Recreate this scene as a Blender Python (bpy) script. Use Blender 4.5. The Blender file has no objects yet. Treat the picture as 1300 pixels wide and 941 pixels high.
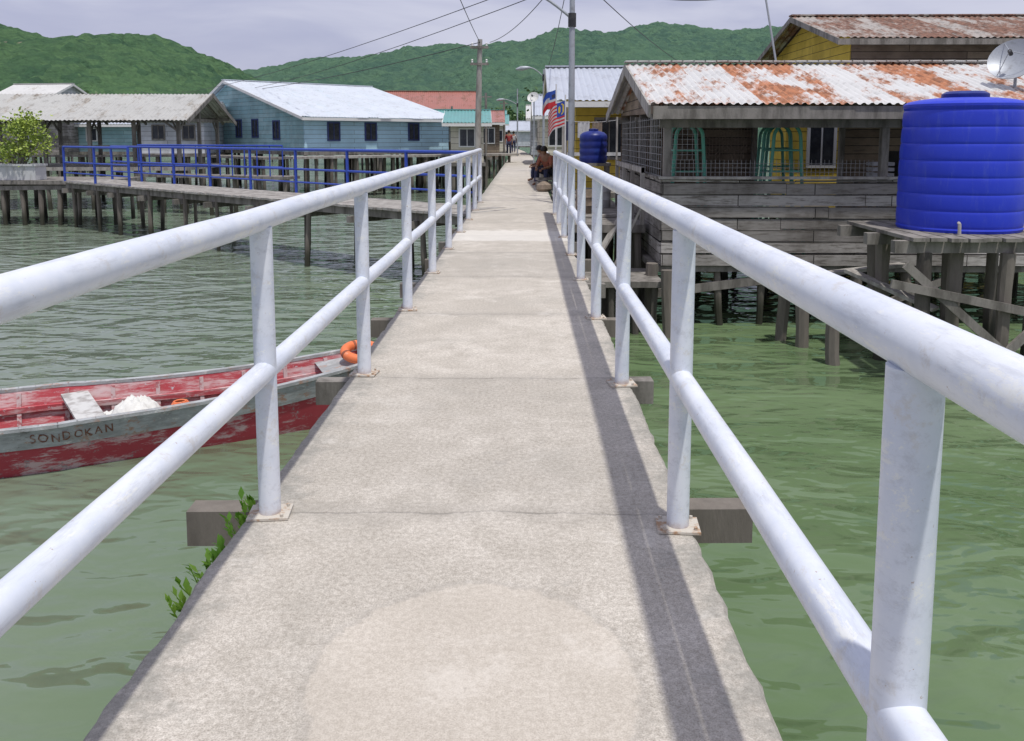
import bpy, math, random
from mathutils import Vector, Matrix, noise as mnoise
random.seed(7)
R=math.radians
col=bpy.context.scene.collection
# ------------------------------------------------------------ camera
PITCH=R(6.6); F=1100.0; PX=650.0; PY=173.4+F*math.tan(PITCH); YAW=R(0.825); CH=1.3; WZ=-1.35
cd=bpy.data.cameras.new('camera'); cam=bpy.data.objects.new('camera',cd); col.objects.link(cam)
cam.location=(0,0,CH); cam.rotation_euler=(math.pi/2-PITCH,0,YAW)
cd.sensor_width=36; cd.lens=36*F/1300; cd.shift_y=-(470.5-PY)/1300; cd.clip_end=3000; cd.clip_start=0.05
bpy.context.scene.camera=cam
RM=cam.rotation_euler.to_matrix()
def at(px,py,Y=None,z=None):
    d=RM@Vector(((px-PX)/F,-(py-PY)/F,-1))
    t=(Y/d.y) if Y is not None else ((z-CH)/d.z)
    return Vector((0,0,CH))+d*t
def X_(px,Y): return at(px,300,Y=Y).x
def Z_(py,Y): return at(666,py,Y=Y).z
# ------------------------------------------------------------ node helpers
class NT:
    def __init__(s,name):
        s.m=bpy.data.materials.new(name); s.m.use_nodes=True; s.t=s.m.node_tree; s.b=s.t.nodes['Principled BSDF']
        s.tc=s.t.nodes.new('ShaderNodeTexCoord').outputs['Object']
    def n(s,ty): return s.t.nodes.new(ty)
    def l(s,a,b): s.t.links.new(a,b)
    def put(s,inp,v):
        if hasattr(v,'links'): s.l(v,inp)
        elif isinstance(v,(tuple,list)) and len(v)==3 and inp.type=='RGBA': inp.default_value=(*v,1)
        else: inp.default_value=v
    def map(s,sc=(1,1,1),rot=(0,0,0),loc=(0,0,0),v=None):
        n=s.n('ShaderNodeMapping'); s.l(v or s.tc,n.inputs[0]); n.inputs['Scale'].default_value=sc; n.inputs['Rotation'].default_value=rot; n.inputs['Location'].default_value=loc; return n.outputs[0]
    def noise(s,sc=5,det=6,ro=.55,v=None,dist=0):
        n=s.n('ShaderNodeTexNoise'); s.l(v or s.tc,n.inputs['Vector']); n.inputs['Scale'].default_value=sc; n.inputs['Detail'].default_value=det; n.inputs['Roughness'].default_value=ro; n.inputs['Distortion'].default_value=dist; return n.outputs['Fac']
    def vor(s,sc=5,v=None,out='Distance',rand=1):
        n=s.n('ShaderNodeTexVoronoi'); s.l(v or s.tc,n.inputs['Vector']); n.inputs['Scale'].default_value=sc; n.inputs['Randomness'].default_value=rand; return n.outputs[out]
    def ss(s,x,a,b,c=0.,d=1.):
        n=s.n('ShaderNodeMapRange'); n.interpolation_type='SMOOTHSTEP'; s.l(x,n.inputs[0])
        for i,k in enumerate((a,b,c,d)): n.inputs[i+1].default_value=k
        return n.outputs[0]
    def math(s,op,a,b=0.,c=None):
        n=s.n('ShaderNodeMath'); n.operation=op; s.put(n.inputs[0],a); s.put(n.inputs[1],b)
        if c is not None: s.put(n.inputs[2],c)
        return n.outputs[0]
    def mix(s,f,a,b,bl='MIX'):
        n=s.n('ShaderNodeMix'); n.data_type='RGBA'; n.blend_type=bl
        s.put(n.inputs[0],f); s.put(n.inputs[6],a); s.put(n.inputs[7],b); return n.outputs[2]
    def xyz(s,v=None):
        n=s.n('ShaderNodeSeparateXYZ'); s.l(v or s.tc,n.inputs[0]); return n.outputs
    def comb(s,x,y,z):
        n=s.n('ShaderNodeCombineXYZ'); s.put(n.inputs[0],x); s.put(n.inputs[1],y); s.put(n.inputs[2],z); return n.outputs[0]
    def bump(s,h,st=.3,d=.02):
        n=s.n('ShaderNodeBump'); s.l(h,n.inputs['Height']); n.inputs['Strength'].default_value=st; n.inputs['Distance'].default_value=d; s.l(n.outputs[0],s.b.inputs['Normal'])
    def fin(s,c,ro=.6,me=0,sp=.4):
        s.put(s.b.inputs['Base Color'],c); s.put(s.b.inputs['Roughness'],ro); s.b.inputs['Metallic'].default_value=me; s.b.inputs['Specular IOR Level'].default_value=sp; return s.m
def worn(name,c,c2,sc=4,lo=.5,hi=.65,ro=.6,bs=.2,me=0,sp=.4,streak=False):
    s=NT(name); v=s.map((1,1,.25)) if streak else None
    f=s.ss(s.noise(sc,8,.65,v=v),lo,hi); g=s.noise(sc*8,4,.6)
    c_=s.mix(f,c,c2); c_=s.mix(.35,c_,s.mix(g,(.4,.4,.4),(1.1,1.1,1.1)),'MULTIPLY')
    s.bump(g,bs,.004); return s.fin(c_,ro,me,sp)
def planks(name,ca,cb,row=.17,wear=(.1,.09,.08),lo=.5,hi=.75,vert=False,length=2.6,dirt=.6):
    s=NT(name); x=s.xyz(); u=s.math('ADD',x[0],x[1]); w=x[2]
    v=s.comb(w,u,0.) if vert else s.comb(u,w,0.)
    b=s.n('ShaderNodeTexBrick'); s.l(v,b.inputs['Vector']); b.inputs['Scale'].default_value=1
    b.inputs['Brick Width'].default_value=length; b.inputs['Row Height'].default_value=row; b.inputs['Mortar Size'].default_value=.007; b.inputs['Mortar Smooth'].default_value=.3
    s.put(b.inputs['Color1'],ca); s.put(b.inputs['Color2'],cb); s.put(b.inputs['Mortar'],(.03,.028,.025))
    gr=s.noise(3,8,.7,v=s.map((1,1,9) if not vert else (9,9,1)))
    pa=s.noise(1.1,6,.65)
    c=s.mix(s.ss(gr,lo,hi),b.outputs[0],wear)
    c=s.mix(dirt,c,s.mix(s.ss(pa,.35,.62),(.5,.48,.45),(1.15,1.15,1.15)),'MULTIPLY')
    h=s.math('SUBTRACT',s.math('MULTIPLY',gr,.5),b.outputs['Fac']); s.bump(h,.5,.012)
    return s.fin(c,.85,0,.2)
def roofm(name,base,rust,lo,hi,rust2=None,alg=.3):
    s=NT(name); rust2=rust2 or tuple(k*.45 for k in rust)
    n1=s.noise(1.0,8,.68,v=s.map((2.6,1.1,1.1))); n2=s.noise(5,6,.7,v=s.map((3,.8,.8),loc=(4,2,1)))
    sheet=s.n('ShaderNodeTexWhiteNoise'); sheet.noise_dimensions='1D'; s.l(s.math('FLOOR',s.math('DIVIDE',s.xyz()[0],.62)),sheet.inputs['W'])
    f=s.math('ADD',n1,s.math('MULTIPLY',s.math('SUBTRACT',sheet.outputs[0],.5),.16)); f=s.math('ADD',f,s.math('MULTIPLY',s.math('SUBTRACT',n2,.5),.4))
    k=s.ss(f,lo,hi)
    c=s.mix(k,s.mix(s.noise(.8,4),base,tuple(q*.75 for q in base)),s.mix(s.ss(n2,.4,.65),rust,rust2))
    c=s.mix(s.math('MULTIPLY',s.ss(s.noise(3,6,.7),.5,.7),alg),c,(.16,.15,.13))
    s.bump(n2,.2,.01)
    return s.fin(c,s.mix(k,(.4,.4,.4),(.85,.85,.85)),.0,.5)
# ------------------------------------------------------------ materials
M={}
s=NT('weathered_concrete'); x,y,z=s.xyz()
big=s.noise(1.3,6,.6); med=s.noise(6,8,.65); fine=s.noise(60,6,.75); grit=s.noise(220,3,.7)
c=s.mix(s.ss(big,.3,.7),(.52,.485,.43),(.66,.62,.56)); c=s.mix(s.ss(med,.35,.7),c,(.51,.475,.42))
c=s.mix(.7,c,s.mix(s.ss(fine,.35,.65),(.66,.64,.61),(1.12,1.12,1.11)),'MULTIPLY')
c=s.mix(.55,c,s.mix(s.ss(grit,.35,.6),(.5,.49,.47),(1.12,1.12,1.12)),'MULTIPLY')
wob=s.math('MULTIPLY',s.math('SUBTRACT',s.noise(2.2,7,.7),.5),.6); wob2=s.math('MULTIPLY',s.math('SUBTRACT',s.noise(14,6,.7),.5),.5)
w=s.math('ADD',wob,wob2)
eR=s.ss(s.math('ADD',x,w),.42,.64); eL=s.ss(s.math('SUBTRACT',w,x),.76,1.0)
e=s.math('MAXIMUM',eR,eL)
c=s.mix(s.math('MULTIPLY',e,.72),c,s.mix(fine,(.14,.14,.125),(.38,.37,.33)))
c=s.mix(s.math('MULTIPLY',s.ss(s.noise(.9,8,.75,v=s.map(loc=(3,7,0))),.50,.68),.3),c,(.33,.315,.28))
c=s.mix(s.math('MULTIPLY',s.ss(s.noise(3.2,9,.8,v=s.map(loc=(1,3,0))),.57,.68),.35),c,(.26,.25,.23))
c=s.mix(s.math('MULTIPLY',s.ss(s.noise(2.1,9,.8,v=s.map(loc=(8,1,0))),.55,.68),.45),c,(.74,.71,.65))
ph=s.math('DIVIDE',s.math('ADD',s.math('ADD',y,-1.18),s.math('MULTIPLY',s.math('SUBTRACT',s.noise(3,5,.6),.5),.12)),1.70)
wn=s.n('ShaderNodeTexWhiteNoise'); wn.noise_dimensions='1D'; s.l(s.math('FLOOR',ph),wn.inputs['W'])
c=s.mix(.35,c,s.mix(wn.outputs[0],(.82,.82,.82),(1.1,1.09,1.08)),'MULTIPLY')
pp=s.math('ABSOLUTE',s.math('SUBTRACT',s.math('FRACT',ph),.5)); j=s.ss(pp,.4945,.4995)
jd=s.ss(s.math('ADD',pp,s.math('MULTIPLY',s.math('SUBTRACT',med,.5),.14)),.42,.5)
c=s.mix(s.math('MULTIPLY',jd,.25),c,(.30,.28,.25)); c=s.mix(s.math('MULTIPLY',j,s.ss(med,.35,.6,0.,.5)),c,(.18,.17,.15))
yw=s.math('ADD',y,s.math('MULTIPLY',s.math('SUBTRACT',med,.5),.6))
pt=s.math('MULTIPLY',s.ss(yw,10.7,10.85),s.ss(yw,11.9,12.1,1.,0.)); c=s.mix(s.math('MULTIPLY',pt,.5),c,(.76,.74,.69))
dx=s.math('ADD',x,.12); dy=s.math('ADD',y,-1.95); rr=s.math('SQRT',s.math('ADD',s.math('MULTIPLY',dx,dx),s.math('MULTIPLY',s.math('MULTIPLY',dy,dy),.8)))
rr=s.math('ADD',rr,s.math('MULTIPLY',w,.16)); c=s.mix(s.math('MULTIPLY',s.ss(rr,.38,.41,1.,0.),.38),c,(.58,.52,.44))
ring=s.math('MULTIPLY',s.ss(rr,.385,.40),s.ss(rr,.40,.425,1.,0.)); c=s.mix(s.math('MULTIPLY',ring,.25),c,(.3,.28,.25))
c=s.mix(s.math('MULTIPLY',s.ss(s.vor(9,out='Distance'),.04,.08,1.,0.),.3),c,(.24,.23,.2))
h=s.math('ADD',s.math('MULTIPLY',fine,.6),s.math('MULTIPLY',grit,.4)); h=s.math('SUBTRACT',h,s.math('MULTIPLY',j,1.2)); s.bump(h,.6,.006)
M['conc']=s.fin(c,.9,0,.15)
s=NT('white_rail_paint'); a=s.noise(3,8,.7); b=s.noise(18,8,.75); 
c=s.mix(s.ss(a,.35,.65),(.62,.665,.75),(.74,.77,.82)); c=s.mix(s.math('MULTIPLY',s.ss(b,.55,.66),.5),c,(.56,.53,.48))
c=s.mix(s.math('MULTIPLY',s.ss(s.noise(45,5,.7,v=s.map(loc=(2,1,5))),.66,.71),.7),c,(.33,.20,.11))
c=s.mix(s.math('MULTIPLY',s.ss(s.noise(7,8,.8,v=s.map((4,.6,4))),.50,.66),.45),c,(.44,.46,.50))
c=s.mix(s.math('MULTIPLY',s.ss(s.noise(9,8,.8,v=s.map((2,.5,2),loc=(4,4,4))),.56,.62),.6),c,(.82,.82,.76))
zz=s.xyz()[2]; c=s.mix(s.math('MULTIPLY',s.ss(s.math('ADD',zz,s.math('MULTIPLY',s.math('SUBTRACT',b,.5),.12)),-.01,.05,1.,0.),.7),c,(.34,.22,.14))
s.bump(s.math('ADD',a,b),.12,.004); M['rail']=s.fin(c,.42,0,.45)
M['rustplate']=worn('rusty_base_plate',(.58,.54,.47),(.40,.25,.15),22,.47,.62,.8)
M['wood']=worn('grey_weathered_timber',(.28,.26,.235),(.13,.12,.105),5,.4,.65,.9,.5,streak=True)
M['wood_pale']=worn('pale_weathered_timber',(.44,.42,.385),(.24,.22,.20),5,.4,.65,.9,.5,streak=True)
M['wood_dark']=worn('dark_wet_timber',(.12,.107,.093),(.05,.046,.04),5,.4,.65,.85,.5,streak=True)
s=NT('mangrove_pile_wood'); n1=s.noise(6,8,.7,v=s.map((1,1,.2))); zz=s.xyz()[2]
c=s.mix(n1,(.06,.052,.043),(.29,.26,.225)); wl=s.ss(s.math('ADD',zz,s.math('MULTIPLY',n1,.3)),-1.0,-.6,1.,0.); c=s.mix(wl,c,(.05,.05,.036)); s.bump(n1,.6,.02); M['pile']=s.fin(c,.85,0,.3)
M['plank_grey']=planks('grey_plank_wall',(.22,.205,.19),(.50,.475,.45),.165,(.15,.135,.12),.47,.66,length=2.1,dirt=.8)
M['plank_brown']=planks('brown_plank_wall',(.20,.155,.12),(.32,.255,.19),.16)
M['plank_teal']=planks('faded_teal_plank_wall',(.26,.46,.50),(.36,.54,.57),.2,(.42,.48,.46),.5,.72,dirt=.35)
M['plank_sky']=planks('sunlit_sky_blue_wall',(.46,.70,.82),(.50,.73,.85),.2,(.60,.70,.73),.62,.8,dirt=.2)  # brightness of the sunlit long wall is put into this blue
M['plank_yellow']=planks('yellow_plank_wall',(.60,.44,.07),(.66,.49,.09),.2,(.40,.31,.12),.55,.75,dirt=.45)
M['plank_cream']=planks('cream_wall',(.62,.58,.47),(.66,.62,.52),.25,(.4,.37,.3),.6,.8,dirt=.3)
M['plank_white']=planks('white_grey_wall',(.54,.57,.61),(.62,.64,.67),.22,(.36,.38,.38),.55,.8,dirt=.4)
M['rust_roof']=roofm('rusty_corrugated_iron',(.70,.70,.68),(.48,.20,.10),.45,.60)
M['rust_dark']=roofm('brown_rusted_iron',(.46,.42,.37),(.24,.125,.085),.36,.56,alg=.7)
M['roof_grey']=roofm('grey_zinc_roof',(.52,.56,.63),(.33,.24,.18),.66,.8)
M['roof_pale']=roofm('pale_zinc_roof',(.66,.66,.64),(.42,.36,.28),.6,.8)
M['roof_shelter']=roofm('dull_grey_zinc_roof',(.50,.50,.47),(.36,.32,.27),.52,.75,alg=.5)
M['roof_blue']=roofm('pale_blue_roof',(.66,.71,.77),(.50,.58,.66),.5,.7,(.52,.55,.57))
M['roof_teal']=roofm('teal_roof',(.14,.38,.36),(.28,.37,.33),.6,.8)
M['roof_maroon']=roofm('maroon_rusty_roof',(.42,.17,.13),(.32,.16,.12),.5,.7)
M['blue']=worn('blue_rail_paint',(.035,.08,.42),(.12,.14,.32),8,.6,.7,.45)
s=NT('blue_tank_plastic'); c=s.mix(s.noise(2,5,.6),(.012,.03,.48),(.028,.06,.62)); c=s.mix(s.math('MULTIPLY',s.ss(s.noise(5,8,.75,v=s.map((3,3,.5))),.5,.75),.35),c,(.12,.16,.48)); s.bump(s.noise(3,3),.1,.02); M['tank']=s.fin(c,.42,0,.4)
M['tank_dark']=worn('dark_blue_lid',(.012,.025,.2),(.02,.05,.25),6,.5,.7,.4)
M['green']=worn('green_metal_paint',(.12,.42,.30),(.22,.36,.28),12,.55,.7,.5)
M['steel']=worn('galvanised_steel',(.40,.43,.47),(.28,.29,.31),8,.5,.7,.45,me=.2)
M['wire']=worn('thin_grey_wire',(.34,.34,.34),(.24,.24,.24),20,.5,.6,.6)
M['cable']=worn('black_cable',(.05,.05,.055),(.07,.07,.07),20,.5,.6,.6)
M['glass']=worn('dark_window_glass',(.03,.035,.045),(.07,.08,.09),3,.4,.7,.15)
M['white']=worn('white_paint',(.74,.74,.72),(.5,.48,.44),6,.55,.75,.6)
M['seat']=worn('worn_pale_seat_board',(.62,.62,.60),(.36,.34,.32),7,.45,.62,.8,.4)
M['red_frame']=worn('dark_blue_shutter',(.04,.06,.2),(.08,.1,.22),6,.5,.7,.6)
M['cloth_white']=worn('crumpled_white_cloth',(.74,.74,.70),(.60,.59,.55),9,.5,.7,.9)
M['orange']=worn('faded_orange_ring',(.85,.22,.08),(.80,.42,.28),10,.55,.7,.55)
M['skin']=worn('brown_skin',(.30,.16,.10),(.25,.13,.08),9,.4,.6,.6)
M['hair']=worn('black_hair',(.012,.01,.01),(.03,.025,.02),30,.5,.6,.5)
M['c_red']=worn('red_cotton',(.38,.06,.06),(.3,.05,.05),9,.4,.6,.9)
M['c_orange']=worn('rust_orange_cotton',(.36,.12,.07),(.28,.10,.06),9,.4,.6,.9)
M['c_navy']=worn('navy_cotton',(.03,.04,.09),(.05,.05,.1),9,.4,.6,.9)
M['c_white']=worn('pale_cotton',(.6,.6,.6),(.5,.5,.5),9,.4,.6,.9)
M['c_brown']=worn('brown_cloth',(.28,.22,.17),(.2,.16,.12),9,.4,.6,.9)
M['dark']=worn('dark_plastic',(.03,.03,.035),(.05,.05,.05),9,.4,.6,.5)
M['ceramic']=worn('white_planter',(.60,.61,.61),(.36,.36,.34),5,.5,.7,.8,streak=True)
s=NT('red_boat_paint'); a=s.noise(5,9,.75,v=s.map((.5,1,2))); b=s.noise(2,6,.7)
c=s.mix(b,(.36,.035,.055),(.48,.08,.10)); c=s.mix(s.ss(a,.50,.60),c,(.58,.42,.43)); c=s.mix(s.ss(s.noise(9,8,.8,v=s.map(loc=(3,1,2))),.56,.64),c,(.30,.27,.28)); s.bump(a,.3,.006); M['boat_red']=s.fin(c,.6,0,.35)
s=NT('bleached_boat_red'); a=s.noise(4,9,.75,v=s.map((.4,1,2.5)));
c=s.mix(s.ss(a,.44,.60),(.46,.07,.085),(.64,.48,.48)); c=s.mix(s.ss(s.noise(11,8,.8),.58,.66),c,(.5,.52,.54)); s.bump(a,.3,.006); M['boat_in']=s.fin(c,.7,0,.3)
M['boat_rib']=worn('bleached_rib_paint',(.60,.46,.46),(.42,.14,.15),14,.5,.6,.8)
s=NT('worn_grey_blue_strake'); a=s.noise(6,9,.78,v=s.map((.5,1,2)));
c=s.mix(s.ss(a,.42,.6),(.44,.46,.47),(.30,.31,.31)); c=s.mix(s.ss(s.noise(9,9,.8,v=s.map((.6,1,1),loc=(1,5,2))),.53,.62),c,(.38,.24,.18)); c=s.mix(s.ss(s.noise(14,9,.8,v=s.map((.6,1,1),loc=(7,5,2))),.57,.63),c,(.6,.6,.57)); c=s.mix(s.ss(s.noise(5,9,.8,v=s.map((.4,1,1),loc=(2,9,2))),.58,.66),c,(.16,.15,.145)); s.bump(a,.3,.006); M['boat_grey']=s.fin(c,.75,0,.3)
M['boat_floor']=worn('red_floor_boards',(.44,.06,.065),(.52,.34,.32),5,.5,.62,.7)
M['letter']=worn('faded_brown_lettering',(.20,.09,.06),(.36,.28,.25),30,.50,.60,.8)
def leafm(name,a_,b_):
    s=NT(name); c=s.mix(s.ss(s.noise(3,4,.6),.35,.65),a_,b_); m=s.fin(c,.55,0,.3); return m
M['leaf_y']=leafm('yellow_green_leaf',(.34,.42,.07),(.20,.29,.06)); M['leaf_g']=leafm('bright_green_leaf',(.34,.56,.06),(.18,.40,.04))
M['leaf_d']=leafm('dark_green_leaf',(.05,.11,.035),(.09,.16,.05)); M['bark']=M['wood']
# ------------------------------------------------------------ mesh builder
class MB:
    def __init__(s): s.v=[]; s.f=[]; s.mi=[]; s.cur=0
    def add(s,vs,fs):
        o=len(s.v); s.v+=[Vector(q) for q in vs]; s.f+=[tuple(i+o for i in q) for q in fs]; s.mi+=[s.cur]*len(fs)
    def box(s,x0,x1,y0,y1,z0,z1,rot=None,piv=None):
        vs=[Vector((x,y,z)) for x in (x0,x1) for y in (y0,y1) for z in (z0,z1)]
        if rot is not None: vs=[rot@(q-piv)+piv for q in vs]
        s.add(vs,[(0,1,3,2),(4,6,7,5),(0,4,5,1),(2,3,7,6),(0,2,6,4),(1,5,7,3)]); return s
    def beam(s,p,q,w,h,up=(0,0,1)):
        p=Vector(p);q=Vector(q);d=(q-p).normalized();u=Vector(up)
        if abs(d.dot(u))>.98: u=Vector((0,1,0))
        a=d.cross(u).normalized()*w/2; b=a.cross(d).normalized()*h/2
        vs=[e+i*a+j*b for e in (p,q) for i in (-1,1) for j in (-1,1)]
        s.add(vs,[(0,1,3,2),(4,6,7,5),(0,4,5,1),(2,3,7,6),(0,2,6,4),(1,5,7,3)]); return s
    def tube(s,pts,r,n=10,cap=True,jit=0):
        pts=[Vector(p) for p in pts]; k=len(pts); rs=r if isinstance(r,(list,tuple)) else [r]*k
        vs=[];fs=[]; ref=None
        for i,p in enumerate(pts):
            d=(pts[min(i+1,k-1)]-pts[max(i-1,0)]).normalized()
            if ref is None: ref=Vector((0,0,1)) if abs(d.z)<.9 else Vector((1,0,0))
            a=(ref-d*ref.dot(d)).normalized(); b=d.cross(a); ref=a
            for m in range(n):
                t=2*math.pi*m/n; rr=rs[i]*(1+random.uniform(-jit,jit)); vs.append(p+(a*math.cos(t)+b*math.sin(t))*rr)
        for i in range(k-1):
            for m in range(n):
                m2=(m+1)%n; fs.append((i*n+m,i*n+m2,(i+1)*n+m2,(i+1)*n+m))
        if cap: fs.append(tuple(range(n-1,-1,-1))); fs.append(tuple((k-1)*n+m for m in range(n)))
        s.add(vs,fs); return s
    def lathe(s,prof,c=(0,0,0),n=48):
        vs=[];fs=[];k=len(prof)
        for r,z in prof:
            for m in range(n):
                t=2*math.pi*m/n; vs.append((c[0]+r*math.cos(t),c[1]+r*math.sin(t),c[2]+z))
        for i in range(k-1):
            for m in range(n):
                m2=(m+1)%n; fs.append((i*n+m,i*n+m2,(i+1)*n+m2,(i+1)*n+m))
        fs.append(tuple(range(n-1,-1,-1))); fs.append(tuple((k-1)*n+m for m in range(n)))
        s.add(vs,fs); return s
    def prism(s,prof,x0,x1):
        n=len(prof); vs=[(x0,a,b) for a,b in prof]+[(x1,a,b) for a,b in prof]
        fs=[tuple(range(n)),tuple(range(2*n-1,n-1,-1))]+[(i,i+n,(i+1)%n+n,(i+1)%n) for i in range(n)]
        s.add(vs,fs); return s
    def corr(s,x0,x1,a,b,pitch=.15,amp=.018,rows=6):
        n=int((x1-x0)/(pitch/4)); vs=[];fs=[]
        nrm=Vector((0,-(b[1]-a[1]),(b[0]-a[0]))).normalized()
        if nrm.z<0: nrm=-nrm
        for j in range(rows+1):
            t=j/rows
            for i in range(n+1):
                x=x0+(x1-x0)*i/n; o=amp*math.sin(2*math.pi*x/pitch)+.008*mnoise.noise(Vector((x*1.3,t*5,3)))
                e=.03*mnoise.noise(Vector((math.floor(x/.62)*7.3,j,5))) if j in (0,) else 0
                vs.append(Vector((x,a[0]+(b[0]-a[0])*(t+e),a[1]+(b[1]-a[1])*(t+e)))+nrm*o)
        for j in range(rows):
            for i in range(n): q=j*(n+1)+i; fs.append((q,q+1,q+n+2,q+n+1))
        s.add(vs,fs); return s
    def build(s,name,mat,parent=None,world=False,ang=35):
        me=bpy.data.meshes.new(name)
        vs=s.v
        if world and parent is not None:
            r=parent
            while r.parent: r=r.parent
            inv=(Matrix.Translation(r.location)@r.rotation_euler.to_matrix().to_4x4()).inverted(); vs=[inv@q for q in vs]
        me.from_pydata([tuple(q) for q in vs],[],s.f); me.update()
        ms=mat if isinstance(mat,list) else [mat]
        for m in ms: me.materials.append(m)
        me.polygons.foreach_set('material_index',s.mi)
        me.polygons.foreach_set('use_smooth',[True]*len(me.polygons)); me.set_sharp_from_angle(angle=R(ang))
        o=bpy.data.objects.new(name,me); col.objects.link(o); o.parent=parent; return o
def tag(o,label=None,cat=None,group=None,kind=None):
    for k,v in (('label',label),('category',cat),('group',group),('kind',kind)):
        if v: o[k]=v
    return o
def empty(name,loc=(0,0,0),rz=0,label=None,cat=None,group=None):
    o=bpy.data.objects.new(name,None); col.objects.link(o); o.location=loc; o.rotation_euler=(0,0,rz); o.empty_display_size=.1
    return tag(o,label,cat,group)
def pilemb(x,y,z0,z1,r,lean=.04,n=8):
    m=MB(); k=6; a=random.uniform(-lean,lean); b=random.uniform(-lean,lean)
    m.tube([(x+a*(z1-z0)*(1-i/k)+random.uniform(-.3,.3)*r*.4,y+b*(z1-z0)*(1-i/k),z0+(z1-z0)*i/k) for i in range(k+1)],[r*random.uniform(.88,1.1) for _ in range(k+1)],n,jit=.08); return m
# ------------------------------------------------------------ water
m=MB(); m.add([(-1500,-60,WZ),(1500,-60,WZ),(1500,2200,WZ),(-1500,2200,WZ)],[(0,1,2,3)])
s=NT('green_murky_water'); 
vv=s.map((.55,1,1),rot=(0,0,R(12)))
n1=s.noise(1.5,2,.5,v=vv,dist=.5); n2=s.noise(4.2,2,.5,v=vv,dist=.4); n3=s.noise(.4,2,.5,v=vv,dist=.3)
h=s.math('ADD',s.math('MULTIPLY',n1,.95),s.math('MULTIPLY',n2,.26)); h=s.math('ADD',h,s.math('MULTIPLY',n3,1.2))
s.bump(h,1.0,.17)
c=s.mix(s.ss(s.noise(.25,4,.6),.35,.65),(.105,.165,.075),(.145,.205,.105))
xx=s.xyz()[0]; c=s.mix(s.ss(xx,-6.,1.,1.,0.),c,(.165,.205,.155))
s.fin(c,.04,0,.5); s.b.inputs['IOR'].default_value=1.38
w=m.build('water',s.m); tag(w,kind='structure')
# ------------------------------------------------------------ hills
def hill(name,pts,D0,D1,pa,pb,step,rows,base,seed):
    Y=D1; xs=[X_(p,Y) for p,_ in pts]; hs=[Z_(q,Y)-WZ-4.5 for _,q in pts]
    def H(x):
        if x<=xs[0]: return hs[0]
        for i in range(len(xs)-1):
            if x<=xs[i+1]:
                t=(x-xs[i])/(xs[i+1]-xs[i]); t=t*t*(3-2*t); return hs[i]+(hs[i+1]-hs[i])*t
        return hs[-1]
    xa,xb=X_(pa,Y),X_(pb,Y); nx=int((xb-xa)/step); back=14; vs=[];fs=[]
    for j in range(rows+back+1):
        t=j/rows
        for i in range(nx+1):
            x=xa+(xb-xa)*i/nx; y=D0+(D1-D0)*t
            if t<=1: p=math.sin(min(t,1)*math.pi/2)**1.15
            else: p=1-(t-1)**2*9
            sp=mnoise.fractal(Vector((x/75+seed,y/130,seed)),.9,2,4)
            z=H(x)*p*(1+.34*sp*max(0,1-t)**.8*min(1,t*5)) + 1.0*mnoise.noise(Vector((x/14,y/14,seed)))
            jx=x+mnoise.noise(Vector((x,y,1)))*.6
            d=mnoise.voronoi(Vector((jx/5.5,y/5.5,seed)))[0][0]
            d2=mnoise.voronoi(Vector((jx/12,y/12,seed+9)))[0][0]
            z+=(3.4*(1-min(d,1))+2.2*(1-min(d2,1)))*min(1,t*6)-1
            vs.append((jx,y,WZ+z))
    n=nx+1
    for j in range(rows+back):
        for i in range(nx): q=j*n+i; fs.append((q,q+1,q+n+1,q+n))
    m=MB(); m.add(vs,fs); o=m.build(name,base,ang=180); tag(o,kind='structure')
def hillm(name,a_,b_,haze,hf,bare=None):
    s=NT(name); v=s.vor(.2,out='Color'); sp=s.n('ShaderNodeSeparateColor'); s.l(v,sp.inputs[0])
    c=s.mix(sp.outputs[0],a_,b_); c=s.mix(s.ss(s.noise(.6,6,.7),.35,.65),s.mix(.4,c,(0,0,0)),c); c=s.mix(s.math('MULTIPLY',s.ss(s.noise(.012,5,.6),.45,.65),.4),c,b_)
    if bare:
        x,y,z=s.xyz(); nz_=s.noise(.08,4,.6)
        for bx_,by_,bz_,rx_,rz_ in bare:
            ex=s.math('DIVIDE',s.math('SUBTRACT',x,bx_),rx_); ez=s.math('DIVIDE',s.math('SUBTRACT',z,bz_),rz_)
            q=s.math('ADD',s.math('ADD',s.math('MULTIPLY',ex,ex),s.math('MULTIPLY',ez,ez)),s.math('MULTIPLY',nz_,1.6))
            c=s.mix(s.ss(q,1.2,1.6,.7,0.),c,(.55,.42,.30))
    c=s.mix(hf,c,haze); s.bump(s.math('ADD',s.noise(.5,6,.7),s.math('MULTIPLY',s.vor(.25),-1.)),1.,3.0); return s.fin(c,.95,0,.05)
bp=at(72,72,Y=380)
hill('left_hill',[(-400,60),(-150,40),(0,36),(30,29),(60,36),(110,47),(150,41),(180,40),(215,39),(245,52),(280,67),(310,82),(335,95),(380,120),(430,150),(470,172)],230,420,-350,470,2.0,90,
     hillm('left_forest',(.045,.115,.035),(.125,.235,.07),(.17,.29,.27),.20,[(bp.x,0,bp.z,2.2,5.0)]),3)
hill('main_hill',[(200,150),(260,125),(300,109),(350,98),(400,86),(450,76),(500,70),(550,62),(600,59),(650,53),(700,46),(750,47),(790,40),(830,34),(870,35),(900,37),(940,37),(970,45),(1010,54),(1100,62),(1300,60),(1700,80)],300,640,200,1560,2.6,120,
     hillm('main_forest',(.045,.115,.045),(.115,.22,.08),(.18,.30,.30),.30),11)
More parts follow.
